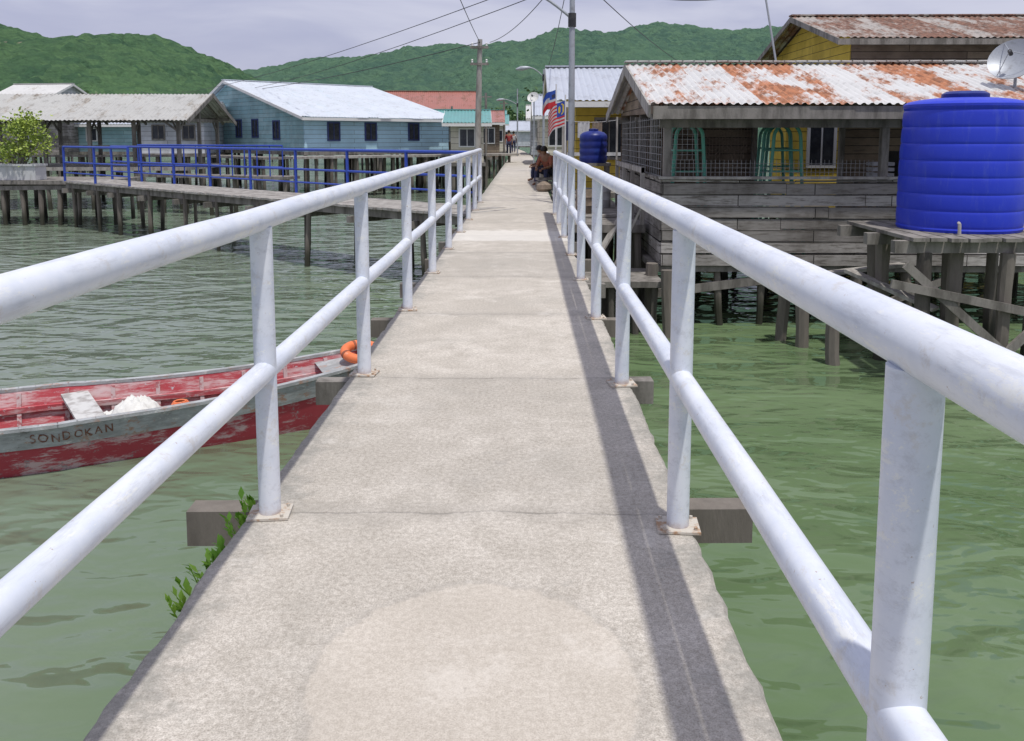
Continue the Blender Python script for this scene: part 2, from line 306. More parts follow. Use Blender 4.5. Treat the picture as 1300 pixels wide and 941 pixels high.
# ------------------------------------------------------------ walkway
XL,XR=-.96,.565
ys=[-3+.05*i for i in range(int(21/.05))]+[18+.5*i for i in range(0,200)]
m=MB(); vs=[];fs=[]; nx=8
for y in ys:
    el=XL+.016*mnoise.noise(Vector((0,y*3,1)))+.014*mnoise.noise(Vector((0,y*11,1))); er=XR+.016*mnoise.noise(Vector((5,y*3,1)))+.014*mnoise.noise(Vector((5,y*11,1)))
    off=0 if y<45 else -(y-45)**2*.0006
    row=[(el,-.15)]+[(el,-.012)]+[(el+.012+(er-el-.024)*i/nx,.0+.002*mnoise.noise(Vector((i*2,y*4,0)))) for i in range(nx+1)]+[(er,-.012),(er,-.15)]
    for x,z in row: vs.append((x+off,y,z))
n=len(row)
for j in range(len(ys)-1):
    for i in range(n-1): q=j*n+i; fs.append((q,q+1,q+n+1,q+n))
    fs.append((j*n+n-1,j*n,(j+1)*n,(j+1)*n+n-1))
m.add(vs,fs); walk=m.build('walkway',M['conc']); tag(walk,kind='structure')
LP=[-.70,1.08]+[2.86+1.78*i for i in range(9)]; RP=[-.55,1.12]+[2.78+1.68*i for i in range(8)]
bys=[1.55,3.25,5.05,6.8,8.5,10.2,11.9,13.6,15.3,17.2,19.2,21.2]
for i,y in enumerate(bys):
    a=.36 if i==1 else random.uniform(.22,.30); b=.34 if i==1 else random.uniform(.2,.30)
    MB().beam((XL-a,y+.02,-.225),(XR+b,y+.1,-.235),.11,.14).build('cross_beam',M['pile'] if i%2 else M['wood'],walk)
    for x in (-.75,.38): pilemb(x,y+.06,-2.6,-.315,.08).build('pile',M['pile'],walk)
def railing(label,x,posts,name='railing'):
    t=empty(name,(x,posts[0],0),0,label,'railing')
    y1=posts[-1]+.05; y0=posts[0]-.2
    def curve(z,seed): 
        k=40; return [(x+.006*mnoise.noise(Vector((i*.5,seed,0))),y0+(y1-y0)*i/k,z+.006*mnoise.noise(Vector((i*.45,seed,7)))) for i in range(k+1)]
    MB().tube(curve(1.03,x),.0405,24).build('top_rail',M['rail'],t,True)
    MB().tube(curve(.512,x+3),.0365,24).build('middle_rail',M['rail'],t,True)
    for y in posts:
        p=MB(); p.tube([(x,y,0.008),(x,y,1.0)],.037,24)
        p=p.build('post',M['rail'],t,True)
        q=MB(); rr=random.uniform(-.15,.15); q.box(x-.07,x+.07,y-.06,y+.06,.002,.010,Matrix.Rotation(rr,3,'Z'),Vector((x,y,0)))
        for a in (-1,1):
            for b in (-1,1): q.tube([(x+a*.052,y+b*.043,.008),(x+a*.052,y+b*.043,.02)],.006,6)
        q.build('base_plate',M['rustplate'],p,True)
    return t
railing('white pipe railing along the left edge of the concrete walkway, beside the red boat',-.879,LP)
railing('white pipe railing along the right edge of the concrete walkway, on the plank house side',.515,RP)
# ------------------------------------------------------------ plant on deck edge
t=empty('edge_plant',(XL,2.4,-.15),0,'thin bright green creeper growing out from under the left walkway edge','plant')
mb=MB()
run=[(XL-.012,2.28+.09*i,-.08+.01*math.sin(i*2)) for i in range(10)]; mb.tube(run,.004,5)
for k in range(20):
    y=2.3+.78*k/20+random.uniform(-.02,.02); L=random.uniform(.04,.10)*(1.2 if k%4==0 else .8); ang=random.uniform(-.9,.3); pts=[]
    ou=random.uniform(.1,.5)
    for i in range(6):
        u=i/5; pts.append(Vector((XL-.012-L*u*ou,y+math.sin(ang)*L*u*.7,-.08+L*u*1.0)))
    mb.tube(pts,.002,5)
    n_=random.randint(5,8)
    for i in range(n_):
        u=(i+1)/n_; p=pts[0].lerp(pts[-1],u); d=Vector((random.uniform(-1,-.1)*(1 if i%2 else .3),random.uniform(-1,.6),random.uniform(.2,1.2))).normalized(); l=random.uniform(.028,.052); sd=d.cross(Vector((0,0,1))).normalized()*l*.22; nn=sd.cross(d)*.2
        mb.add([p,p+d*l*.5+sd+nn,p+d*l,p+d*l*.5-sd+nn],[(0,1,2),(0,2,3)])
mb.build('foliage',M['leaf_g'],t,True)
# ------------------------------------------------------------ boat
BR=math.atan2(-.409,-.912)
boat=empty('wooden_boat',(-1.46,8.15,WZ),BR,'long red wooden boat with worn grey top strake moored left of the walkway','boat')
BL=6.4
def lerp(a,b,t): return a+(b-a)*t
def bw(s_): 
    t=s_/BL; return lerp(.27,.60,min(1,(t/.4))**.75) if t<.4 else .60*(1-((t-.4)/.6)**2.2)+.03
def gz(s_): t=s_/BL; return .40+.17*max(0,1-t/.35)**2+.5*max(0,(t-.55)/.45)**2
def bz(s_): t=s_/BL; return -.15+.18*max(0,1-t/.25)**2+.35*max(0,(t-.75)/.25)**2
def side(s_,v,sg,off=0):
    b=bw(s_)+off; k=b*.66; return Vector((s_,sg*lerp(k,b,v**.8),lerp(bz(s_),gz(s_),v)))
NS=48; VB=.72
def strip(mb,v0,v1,off,nv=4,s0=0,s1=BL):
    for sg in (-1,1):
        vs=[side(lerp(s0,s1,i/NS),lerp(v0,v1,j/nv),sg,off) for i in range(NS+1) for j in range(nv+1)]
        mb.add(vs,[(i*(nv+1)+j,i*(nv+1)+j+1,(i+1)*(nv+1)+j+1,(i+1)*(nv+1)+j) for i in range(NS) for j in range(nv)])
mb=MB(); strip(mb,0,VB,0)
bot=[side(lerp(0,BL,i/NS),0,sg) for i in range(NS+1) for sg in (-1,1)]; mb.add(bot,[(2*i,2*i+1,2*i+3,2*i+2) for i in range(NS)])
mb.add([side(0,0,-1),side(0,0,1),side(0,1,1),side(0,1,-1)],[(0,1,2,3)])
mb.build('hull',M['boat_red'],boat)
mb=MB(); strip(mb,VB,1,.012,4); strip(mb,VB-.02,VB,.012,1); mb.build('upper_strake',M['boat_grey'],boat)
mb=MB(); strip(mb,.1,1,-.035,6); 
mb.build('inner_lining',M['boat_in'],boat)
mb=MB(); fl=[side(lerp(0.02,BL-.3,i/NS),.2,sg,-.035) for i in range(NS+1) for sg in (-1,1)]; mb.add(fl,[(2*i,2*i+1,2*i+3,2*i+2) for i in range(NS)]); mb.build('floor_boards',M['boat_floor'],boat)
for sg,nm in ((-1,'gunwale'),(1,'gunwale')):
    mb=MB(); pts=[side(lerp(0,BL,i/NS),1,sg,-.01)+Vector((0,0,.012)) for i in range(NS+1)]
    for i in range(NS): mb.beam(pts[i]-(pts[i+1]-pts[i])*.02,pts[i+1],.06,.028)
    mb.build(nm,M['boat_grey'],boat)
k=0
while .40+k*.38<BL-.6:
    s_=.40+k*.38
    mb=MB()
    for sg in (-1,1):
        p=[side(s_,v,sg,-.052) for v in (.2,.5,.75,.97)]
        for i in range(3): mb.beam(p[i],p[i+1],.035,.035,up=(1,0,0))
    a,b=side(s_,.22,-1,-.05),side(s_,.22,1,-.05); mb.beam(a,b,.04,.03)
    mb.build('rib',M['boat_rib'],boat); k+=1
mb=MB()
for sg in (-1,1):
    pts=[side(lerp(.3,BL-.5,i/20),.72,sg,-.07) for i in range(21)]
    for i in range(20): mb.beam(pts[i],pts[i+1],.03,.05)
mb.build('stringer',M['boat_in'],boat)
b=bw(2.5)-.05; MB().beam((2.62,-b,gz(2.5)-.06),(2.38,b,gz(2.5)-.10),.22,.025).build('thwart',M['seat'],boat)
b=bw(4.1)-.05; MB().box(3.98,4.22,-b,b,gz(4.1)-.10,gz(4.1)-.065).build('thwart',M['boat_in'],boat)
mb=MB(); fd=[side(x,.92,sg,-.04) for x in (0,.15,.32,.5) for sg in (-1,1)]; mb.add(fd,[(0,1,3,2),(2,3,5,4),(4,5,7,6)]); mb.build('stern_deck',M['boat_grey'],boat)
cu=bpy.data.curves.new('txt','FONT'); cu.body='SONDOKAN'; cu.size=.105; cu.space_character=1.35; cu.offset=.001; to=bpy.data.objects.new('txt',cu); col.objects.link(to)
dg=bpy.context.evaluated_depsgraph_get(); tm=bpy.data.meshes.new_from_object(to.evaluated_get(dg)); bpy.data.objects.remove(to)
mxx=max(v.co.x for v in tm.vertices)
for v in tm.vertices:
    li=int(v.co.x/mxx*7.99); rj=random.Random(li*13+5); dxy=(rj.uniform(-.006,.006),rj.uniform(-.012,.012)); jx=.005*mnoise.noise(v.co*35)
    v.co=side(2.86-v.co.x*.58/mxx+jx+dxy[0],.785+v.co.y*(1+rj.uniform(-.1,.12))/.56+dxy[1]/.56,1,.0155)
to=bpy.data.objects.new('lettering',tm); col.objects.link(to); tm.materials.clear(); tm.materials.append(M['letter']); to.parent=boat
BM=Matrix.Translation(boat.location)@boat.rotation_euler.to_matrix().to_4x4()
p=BM@Vector((.10,-.03,gz(.2)-.0)); lb=empty('lifebuoy',p,0,'orange lifebuoy ring lying on the end of the red boat','lifebuoy')
def torus(R0,r0,c,tilt,n=32,k=12,a0=0,a1=2*math.pi):
    m=MB(); m.tube([Vector(c)+tilt@Vector((R0*math.cos(lerp(a0,a1,i/n)),R0*math.sin(lerp(a0,a1,i/n)),0)) for i in range(n+1)],r0,k); return m
tl=Matrix.Rotation(R(12),3,'X')@Matrix.Rotation(R(6),3,'Y')
torus(.16,.046,(0,0,.05),tl).build('ring',M['orange'],lb)
for a in (.6,2.2,3.7,5.3): torus(.16,.048,(0,0,.05),tl,4,12,a,a+.16).build('band',M['c_orange'],lb)
mb=MB(); vs=[];fs=[]; n=26
for i in range(n+1):
    for j in range(n+1):
        u=i/n-.5; v=j/n-.5; r=max(0,1-(2.1*math.hypot(u,v))**2); p=Vector((u*.42,v*.5,.13*r**.6+.06*r*mnoise.noise(Vector((u*9,v*9,2)))+.025*mnoise.noise(Vector((u*22,v*22,5))))); vs.append(p)
fs=[(i*(n+1)+j,i*(n+1)+j+1,(i+1)*(n+1)+j+1,(i+1)*(n+1)+j) for i in range(n) for j in range(n)]
mb.add(vs,fs); cl=mb.build('cloth',M['cloth_white'],None,ang=180); cl.location=BM@Vector((2.1,.2,.2)); cl.location.z=WZ+.30; cl.rotation_euler=(0,0,.7); tag(cl,'crumpled white cloth bundle beside the plank seat inside the red boat','cloth')
mb=MB(); pts=[]
for i in range(60): t=i/59; pts.append((.07*math.cos(t*19)*(1-.3*t),.08*math.sin(t*19)*(1-.3*t),.015+.03*t))
mb.tube(pts,.009,6); cl=mb.build('rope_coil',M['orange']); cl.location=BM@Vector((1.75,.1,.2)); cl.location.z=WZ+.30; tag(cl,'small coil of orange rope inside the red boat, right of the white cloth','rope')
mb=MB(); a=BM@Vector((.05,.2,gz(0)+.02)); b=Vector((XL-.05,8.0,-.2)); mb.tube([a.lerp(b,i/10)+Vector((0,0,-.12*math.sin(math.pi*i/10))) for i in range(11)],.009,6); tag(mb.build('mooring_rope',M['c_white']),'thin rope tying the red boat to the walkway','rope')
# ------------------------------------------------------------ jetty with blue railing
A=at(80,230,z=0); B=Vector((XL-.02,14.5,0)); d=(B-A); Lj=d.length; rz=math.atan2(d.y,d.x)
jt=empty('jetty',(A.x,A.y,0),rz,'narrow plank jetty on piles branching left from the concrete walkway','jetty')
mb=MB()
nb=int(Lj/.16)
for i in range(nb): mb.box(i*.16,i*.16+.145,-.03+random.uniform(-.03,.03),1.45+random.uniform(-.03,.03),-.045,random.uniform(-.004,.004))
mb.build('plank_deck',M['wood_pale'],jt)
for y in (.12,1.3): MB().box(0,Lj,y-.05,y+.05,-.2,-.048).build('stringer',M['wood'],jt)
x=.3
while x<Lj-.3:
    MB().box(x-.05,x+.05,-.15,1.6,-.33,-.203).build('cross_beam',M['wood'],jt)
    for y in (.1,1.32):
        pilemb(x+.12,y,-2.3,-.1,random.uniform(.045,.072)).build('pile',M['pile'],jt)
    x+=random.uniform(1.3,1.9)
JM=Matrix.Translation(jt.location)@jt.rotation_euler.to_matrix().to_4x4()
def blue_rail(label,x0,x1,y):
    t=empty('blue_railing',JM@Vector((x0,y,0)),rz,label,'railing')
    L=x1-x0
    for z,r in ((1.0,.032),(.55,.025),(.25,.02)): MB().tube([(0,0,z),(L,0,z)],r,12).build('top_rail' if z==1 else 'lower_rail',M['blue'],t)
    n=max(1,round(L/2.0))
    for i in range(n+1): MB().tube([(L*i/n,0,0),(L*i/n,0,1.0)],.035,10).build('post',M['blue'],t)
blue_rail('blue pipe railing along the far side of the left plank jetty',.1,Lj-1.15,1.4)
blue_rail('short blue pipe railing at the near side of the jetty, by the planter',.1,4.2,.02)
pf=empty('platform',(-17.5,25.6,0),0,'wooden platform on many dark piles at the far left behind the jetty end','platform')
MB().box(0,5.0,0,2.6,-.12,-.006).build('plank_deck',M['wood'],pf)
for i in range(9):
    for j in range(3): pilemb(.1+i*.58,.15+j*1.1,-2.3,-.122,.065).build('pile',M['pile'],pf)
for j in range(2): MB().beam((0,.1+j*1.2,-.25),(5,.1+j*1.2,-.2),.1,.13).build('cross_beam',M['wood'],pf)
pl=empty('planter',(-15.5,26,0),0,'white rectangular planter box at the left end of the jetty, holding the shrub','planter')
MB().box(-.9,.9,-.3,.3,.002,.42).build('box',M['ceramic'],pl); MB().box(-.94,.94,-.34,.34,.42,.48).build('rim',M['ceramic'],pl)
def crown(mb,c,rx,ry,rz_,n,sz,seed=0,clumps=26,shell=.55):
    rnd=random.Random(seed); cs=[]
    for _ in range(clumps):
        d=Vector((rnd.gauss(0,1),rnd.gauss(0,1),rnd.gauss(0,1))).normalized()*rnd.uniform(shell,1); cs.append(Vector((c[0]+d.x*rx,c[1]+d.y*ry,c[2]+d.z*rz_)))
    for _ in range(n):
        q=rnd.choice(cs); p=q+Vector((rnd.gauss(0,.2)*rx,rnd.gauss(0,.2)*ry,rnd.gauss(0,.17)*rz_))
        a=Vector((rnd.uniform(-1,1),rnd.uniform(-1,1),rnd.uniform(-.6,.6))).normalized(); b=a.cross(Vector((rnd.uniform(-1,1),rnd.uniform(-1,1),rnd.uniform(-1,1)))).normalized()*.35; s_=sz*rnd.uniform(.6,1.3)
        mb.add([p,p+(a*.5+b)*s_,p+a*s_,p+(a*.5-b)*s_],[(0,1,2,3)])
sh=empty('shrub',(-15.3,26,.4),0,'yellow green shrub growing from the white planter at left','shrub')
mb=MB(); crown(mb,(-15.2,26,1.25),.95,.6,.78,2300,.10,4,34,.45); mb.build('crown',M['leaf_y'],sh,True)
mb=MB()
for i in range(6): mb.tube([(-15.3+.05*i-.1,26,.35),(-15.5+.15*i,26,.9),(-15.8+.25*i,26+.1*i-.2,1.5)],[.03,.02,.008],6)
mb.build('trunk',M['bark'],sh,True)
# ------------------------------------------------------------ houses
def house(name,label,cat,loc,rot,L,W,zf,h,rise,frac,wm,rm,wins=(),hb=None,ov=.4,ovx=.35,door=None,stilts=(5,3),group=None,winmat=None,trim='white',pitch=.15):
    t=empty(name,loc,rot,label,cat,group); hb=h if hb is None else hb
    zr=zf+h+rise; prof=[(0,zf),(W,zf),(W,zf+hb),(W*frac,zr),(0,zf+h)]
    MB().prism(prof,0,L).build('wall',wm,t)
    s1=(zr-zf-h)/(W*frac); s2=(zr-zf-hb)/(W*(1-frac))
    r=MB(); r.corr(-ovx,L+ovx,(-ov,zf+h-ov*s1+.05),(W*frac,zr+.05),pitch); r.corr(-ovx,L+ovx,(W*frac,zr+.05),(W+ov,zf+hb-ov*s2+.05),pitch)
    rf=r.build('roof',rm,t)
    MB().beam((-ovx,W*frac,zr+.07),(L+ovx,W*frac,zr+.07),.28,.035).build('ridge_cap',rm,rf)
    f=MB(); 
    for x in (-ovx+.01,L+ovx-.01):
        f.beam((x,-ov,zf+h-ov*s1-.03),(x,W*frac,zr-.03),.03,.13); f.beam((x,W*frac,zr-.03),(x,W+ov,zf+hb-ov*s2-.03),.03,.13)
    f.beam((-ovx,-ov+.01,zf+h-ov*s1-.04),(L+ovx,-ov+.01,zf+h-ov*s1-.04),.03,.13)
    f.build('fascia',M[trim],rf)
    for fc,u,z,w_,h_ in wins:
        fr=MB();pn=MB()
        def bx(mb,u0,u1,z0,z1,dp,dq):
            if fc=='F': mb.box(u0,u1,-dp,-dq,z0,z1)
            elif fc=='L': mb.box(-dp,-dq,u0,u1,z0,z1)
        e=.06
        bx(fr,u-w_/2-e,u+w_/2+e,z+h_,z+h_+e,.05,-.01); bx(fr,u-w_/2-e,u+w_/2+e,z-e,z,.05,-.01); bx(fr,u-w_/2-e,u-w_/2,z,z+h_,.05,-.01); bx(fr,u+w_/2,u+w_/2+e,z,z+h_,.05,-.01); bx(fr,u-.015,u+.015,z,z+h_,.045,.025)
        bx(pn,u-w_/2,u+w_/2,z,z+h_,.022,-.01)
        wf=fr.build('window',winmat or M[trim],t); pn.build('pane',M['glass'],wf)
    if door:
        fc,u,w_,h_,dm=door
        dd=MB(); (dd.box(u,u+w_,-.03,-.002,zf,zf+h_) if fc=='F' else dd.box(-.03,-.002,u,u+w_,zf,zf+h_)); dd.build('door',M[dm],t)
    if stilts:
        for i in range(stilts[0]):
            for j in range(stilts[1]):
                pilemb(.1+(L-.2)*i/(stilts[0]-1),.1+(W-.2)*j/max(1,stilts[1]-1),WZ-.8,zf-.15,.08).build('stilt',M['pile'],t)
        MB().box(-.08,L+.08,-.08,W+.08,zf-.16,zf-.003).build('floor_frame',M['wood'],t)
    return t
C=at(386,160,Y=39)
bh=house('stilt_house','long sky blue plank house on stilts with pale roof and square dark windows','house',(C.x,C.y,0),R(43),8.2,10.0,.62,1.62,1.85,.76,M['plank_sky'],M['roof_blue'],
  [('F',1.5,1.15,.55,.75),('F',3.5,1.15,.55,.75),('F',6.0,1.15,.55,.75),('L',2.6,1.2,.6,.8),('L',4.8,1.3,.6,.8),('L',6.6,1.3,.6,.8)],hb=2.6,ov=.5,stilts=(7,5),winmat=M['red_frame'])
MB().prism([(.05,.65),(9.95,.65),(9.95,3.15),(7.6,3.98),(.05,2.18)],-.016,-.003).build('gable_cladding',M['plank_teal'],bh)  # sheet keeps the gable darker than the long wall's painted-in sunlit tone
tr=empty('veranda',(C.x+.2,C.y-1.0,0),R(38),'low timber walkway on stilts in front of the sky blue house','veranda')
MB().box(-1,11,-1.2,0,.35,.45).build('deck',M['wood_pale'],tr)
for i in range(13): pilemb(-.8+i*.95,-.9,WZ-.8,.348,.07).build('stilt',M['pile'],tr)
for i in range(13): pilemb(-.8+i*.95,-.1,WZ-.8,.348,.07).build('stilt',M['pile'],tr)
tr2=empty('veranda',(C.x-1.0,C.y-.6,0),R(133),'dark timber walkway on stilts below the left gable of the sky blue house','veranda')
MB().box(-.5,10,-.1,1.0,.30,.40).build('deck',M['wood'],tr2)
for i in range(12): pilemb(-.3+i*.9,.9,WZ-.8,.298,.07).build('stilt',M['pile'],tr2)
p=at(518,170,Y=45); house('timber_house','small brown timber house with teal roof just right of the sky blue house','house',(p.x,p.y,0),R(8),2.6,5,.55,1.55,.6,.5,M['plank_brown'],M['roof_teal'],[('F',.7,1.1,.45,.6),('F',1.9,1.1,.45,.6)],stilts=(5,3))
p=at(445,160,Y=62); house('stilt_house','house with maroon rusty roof rising behind the sky blue house','house',(p.x,p.y,0),R(6),9,8,.7,2.35,1.6,.5,M['plank_cream'],M['roof_maroon'],[('F',1.5,1.6,.8,.9),('F',4.5,1.6,.8,.9)],stilts=(6,3))
p=at(572,170,Y=37); house('stilt_house','narrow house with teal roof left of the wooden utility pole','house',(p.x,p.y,0),R(3),1.4,6,.2,1.7,.55,.5,M['plank_cream'],M['roof_teal'],[('F',.7,.9,.6,.7)],stilts=(3,3))
p=at(604,170,Y=55); house('stilt_house','brown roofed house left of the far end of the walkway','house',(p.x,p.y,0),R(2),1.5,10,.0,2.2,.8,.5,M['plank_brown'],M['roof_maroon'],[('F',.8,.9,.7,.9)],stilts=(3,3))
p=at(622,170,Y=75); house('stilt_house','small pale house with teal roof at the far end of the walkway, left side','house',(p.x,p.y,0),R(1),1.3,8,.0,2.4,.8,.5,M['plank_cream'],M['roof_teal'],[('F',.7,.9,.7,.9)],stilts=(3,2))
p=at(674,170,Y=62); house('stilt_house','white house at the far end of the walkway, right side','house',(p.x,p.y,0),R(0),3,8,.0,2.6,1.0,.5,M['plank_white'],M['roof_pale'],[('F',.8,1.0,.8,.9),('F',2.2,1.0,.8,.9)],stilts=(3,2))
p=at(630,170,Y=118); house('stilt_house','distant grey roofed house closing the view down the walkway','house',(p.x,p.y,0),R(0),6,6,.0,2.2,1.2,.5,M['plank_white'],M['roof_grey'],[('F',1.5,1.0,.9,.9)],stilts=(3,2))
p=at(685,170,Y=40); house('stilt_house','cream house with grey roof beyond the flags on the right side of the walkway','house',(p.x,p.y,0),R(0),3.4,7,.0,2.3,1.0,.5,M['plank_cream'],M['roof_grey'],[('F',.8,.9,.7,.9)],stilts=(3,2))
p=at(-40,160,Y=58); house('stilt_house','large house with pale roof at the far left edge behind the shelter','house',(p.x,p.y,0),R(-8),4.0,10,.6,2.4,2.0,.5,M['plank_white'],M['roof_pale'],[('F',2.2,1.6,.8,.9)],stilts=(4,3))
p=at(176,165,Y=41); house('stilt_house','grey white house with two dark windows behind the open shelter','house',(p.x,p.y,0),R(6),3.0,5,.5,1.75,.7,.5,M['plank_white'],M['roof_grey'],[('F',.9,1.2,.5,.6),('F',2.3,1.2,.5,.6)],stilts=(5,3),winmat=M['wood'])
p=at(95,165,Y=46); house('stilt_house','low teal walled house half hidden behind the open shelter posts','house',(p.x,p.y,0),R(0),3.4,5,.5,1.5,.6,.5,M['plank_teal'],M['roof_grey'],[('F',.9,1.1,.5,.6)],stilts=(4,3))
p=at(-60,165,Y=44); house('stilt_house','grey plank house behind the yellow green shrub','house',(p.x,p.y,0),R(0),5.4,5,.5,1.7,.6,.5,M['plank_grey'],M['roof_grey'],[('F',3.9,1.1,.5,.6)],stilts=(5,3))
for i,(px,Y,L,hh,wmn,rmn,lab) in enumerate([(400,80,9,2.4,'plank_cream','roof_grey','far cream house on the shore showing above the sky blue house'),(200,90,12,2.4,'plank_white','roof_pale','far white house on the shore above the shelter gable'),(560,85,6,2.3,'plank_sky','roof_teal','far light blue house with teal roof behind the utility pole'),(20,80,9,2.6,'plank_cream','roof_maroon','far house with maroon roof behind the shelter roof')]):
    p=at(px,170,Y=Y); house('stilt_house',lab,'house',(p.x,p.y,0),0,L,7,.4,hh,1.2,.5,M[wmn],M[rmn],[('F',2,1.5,.9,.9),('F',5,1.5,.9,.9)],stilts=(4,2))
sh=empty('open_shelter',(-20.6,31,0),R(2),'open sided timber shelter with dull grey metal roof standing on piles at left','shelter')
Ls=8.2; Ws=4.6; ze=2.02; zr=2.92
MB().box(-.2,Ls+.2,-.2,Ws+.2,.08,.2).build('floor',M['wood_pale'],sh)
for i in range(6):
    for j in (0,1,2):
        x=.1+(Ls-.2)*i/5; y=.1+(Ws-.2)*j/2
        pilemb(x,y,WZ-.8,.078,.08).build('pile',M['pile'],sh)
        if j!=1 or i in (0,5): MB().box(x-.06,x+.06,y-.06,y+.06,.2,ze if j!=1 else zr-.05).build('post',M['wood'],sh)
r=MB(); r.corr(-.5,Ls+.5,(-.6,ze-.15),(Ws/2,zr),.15); r.corr(-.5,Ls+.5,(Ws/2,zr),(Ws+.6,ze-.15),.15); rf=r.build('roof',M['roof_shelter'],sh)
b=MB()
for y in (0.1,Ws-.1): b.beam((-.4,y,ze-.02),(Ls+.4,y,ze-.02),.1,.14)
for i in range(6):
    x=.1+(Ls-.2)*i/5; b.beam((x+.08,-.5,ze-.2),(x+.08,Ws/2,zr-.09),.06,.1); b.beam((x+.08,Ws/2,zr-.09),(x+.08,Ws+.5,ze-.2),.06,.1); b.beam((x,0,ze-.1),(x,Ws,ze-.1),.06,.12)
    for y,sg in ((.1,1),(Ws-.1,-1)): b.beam((x,y,ze-.6),(x,y+sg*.55,ze-.12),.05,.07)
b.beam((Ls-.1,.1,ze-.55),(Ls-.7,.1,ze-.1),.05,.07)
b.build('roof_frame',M['wood'],sh)
b=MB()
b.beam((Ls+.48,-.6,ze-.2),(Ls+.48,Ws/2,zr-.05),.04,.16); b.beam((Ls+.48,Ws/2,zr-.05),(Ls+.48,Ws+.6,ze-.2),.04,.16)
b.build('fascia',M['wood'],rf)
b=MB()
for z in (.6,.95): b.beam((0,.1,z),(Ls,.1,z),.04,.07)
b.build('rail',M['wood'],sh)
t=empty('blue_railing',(-13.5,30.2,0),R(-20),'blue picket railing beside the shelter corner','railing')
for z in (1.0,.3): MB().tube([(0,0,z),(6,0,z)],.03,8).build('rail',M['blue'],t)
for i in range(13): MB().tube([(i*.5,0,0),(i*.5,0,1)],.022,8).build('post',M['blue'],t)
MB().box(-.1,6.1,-.1,.8,-.1,-.003).build('plank_deck',M['wood'],t)
for i in range(7): pilemb(i,.1,WZ-.8,-.1,.07).build('pile',M['pile'],t)
# ------------------------------------------------------------ right plank house
PH=empty('veranda_house',(1.9,12,0),0,'weathered grey plank house with open veranda and white-and-rust corrugated roof','house')
Lh=6.9; Wh=5.2
def slats(mb,x0,x1,y,z0,z1,h=.165,axis='x'):
    z=z0
    while z<z1-.02:
        zt=min(z+h-.010,z1); t_=random.uniform(-.008,.008)
        u=x0
        while u<x1-.01:
            u2=min(x1,u+random.uniform(1.4,3.0)); o=t_+random.uniform(-.006,.006); dz=random.uniform(-.012,.010); tz=random.uniform(-.012,.012)
            if axis=='x': mb.beam((u+.004,y+o,(z+zt)/2+dz-tz),(u2-.004,y+o,(z+zt)/2+dz+tz),.03,zt-z)
            else: mb.beam((y+o,u+.004,(z+zt)/2+dz-tz),(y+o,u2-.004,(z+zt)/2+dz+tz),.03,zt-z)
            u=u2
        z+=h
f=MB(); slats(f,0,Lh,0,-.48,.70); f.build('front_wall',M['plank_grey'],PH)
f=MB(); slats(f,0.03,Wh,0,-.48,.70,axis='y'); f.build('side_wall',M['plank_grey'],PH)
f=MB(); f.box(-.04,Lh,-.05,.10,.715,.75); f.build('sill_board',M['wood_pale'],PH)
f=MB(); f.box(-.07,.03,.101,Wh,.715,.745); f.build('sill_board',M['wood'],PH)
MB().box(-.1,Lh+.3,.02,Wh,-.58,-.50).build('floor',M['wood'],PH)
MB().box(.0,2.6,Wh,Wh+.03,-.48,1.75).build('back_wall',M['plank_brown'],PH)
MB().box(4.3,Lh,Wh,Wh+.03,-.48,1.75).build('back_wall',M['plank_brown'],PH)
for x,y in ((.07,.07),(3.05,.07),(5.0,.07),(.07,2.6),(.07,Wh-.07),(Lh-.06,.07),(2.6,Wh-.06),(4.3,Wh-.06),(.07,1.3),(.07,3.9)): MB().box(x-.05,x+.05,y-.05,y+.05,-.497,1.66).build('post',M['wood'],PH)
ze=1.73; yr=2.45; zr=2.48; zb=1.75
r=MB(); r.corr(-.24,Lh+.1,(-.42,ze),(yr,zr),.11,.016,10); r.corr(-.24,Lh+.1,(yr,zr),(Wh+.4,zb),.11,.016,8); rf=r.build('roof',M['rust_roof'],PH)
r=MB(); n=40
for i in range(n): 
    x=-.26+(Lh+.4)*i/n; r.beam((x,yr,zr+.035),(x+(Lh+.4)/n+.02,yr,zr+.035+random.uniform(-.006,.006)),.26,.02)
r.build('ridge_cap',M['roof_pale'],rf)
f=MB(); f.box(-.2,Lh+.05,-.40,-.37,ze-.2,ze-.03); f.build('fascia',M['wood'],rf)
f=MB(); f.beam((-.25,-.42,ze-.10),(-.25,yr,zr-.09),.03,.17); f.beam((-.25,yr,zr-.09),(-.25,Wh+.4,zb-.09),.03,.17); f.build('bargeboard',M['wood_pale'],rf)
f=MB(); f.add([(0,0.05,1.62),(0,Wh,1.7),(0,yr,2.38),(.02,0.05,1.62),(.02,Wh,1.7),(.02,yr,2.38)],[(0,1,2),(5,4,3)]); f.build('gable_panel',M['plank_brown'],PH)
f=MB()
f.box(-.05,Lh,-.02,.013,1.42,1.53)
for i in range(9): x=.1+i*.82; f.beam((x,-.38,ze-.07),(x,yr,zr-.07),.05,.08); f.beam((x,yr,zr-.07),(x,Wh+.3,zb-.05),.05,.08)
for y in (.05,2.6,Wh-.25): f.box(-.04,Lh,y+.1,y+.18,1.54,1.62)
f.build('roof_frame',M['wood'],PH)
def mesh_panel(mb,x0,x1,y,z0,z1,st=.085,r=.0035,axis='x',sz_=None):
    u=x0
    while u<=x1: mb.tube([(u,y,z0),(u,y,z1)] if axis=='x' else [(y,u,z0),(y,u,z1)],r,4,False); u+=st
    z=z0
    while z<=z1: mb.tube([(x0,y,z),(x1,y,z)] if axis=='x' else [(y,x0,z),(y,x1,z)],r,4,False); z+=(sz_ or st)
f=MB(); mesh_panel(f,.13,5.0,.0,.75,1.58,.22,.0045,'y',.10); f.build('wire_mesh',M['wire'],PH)
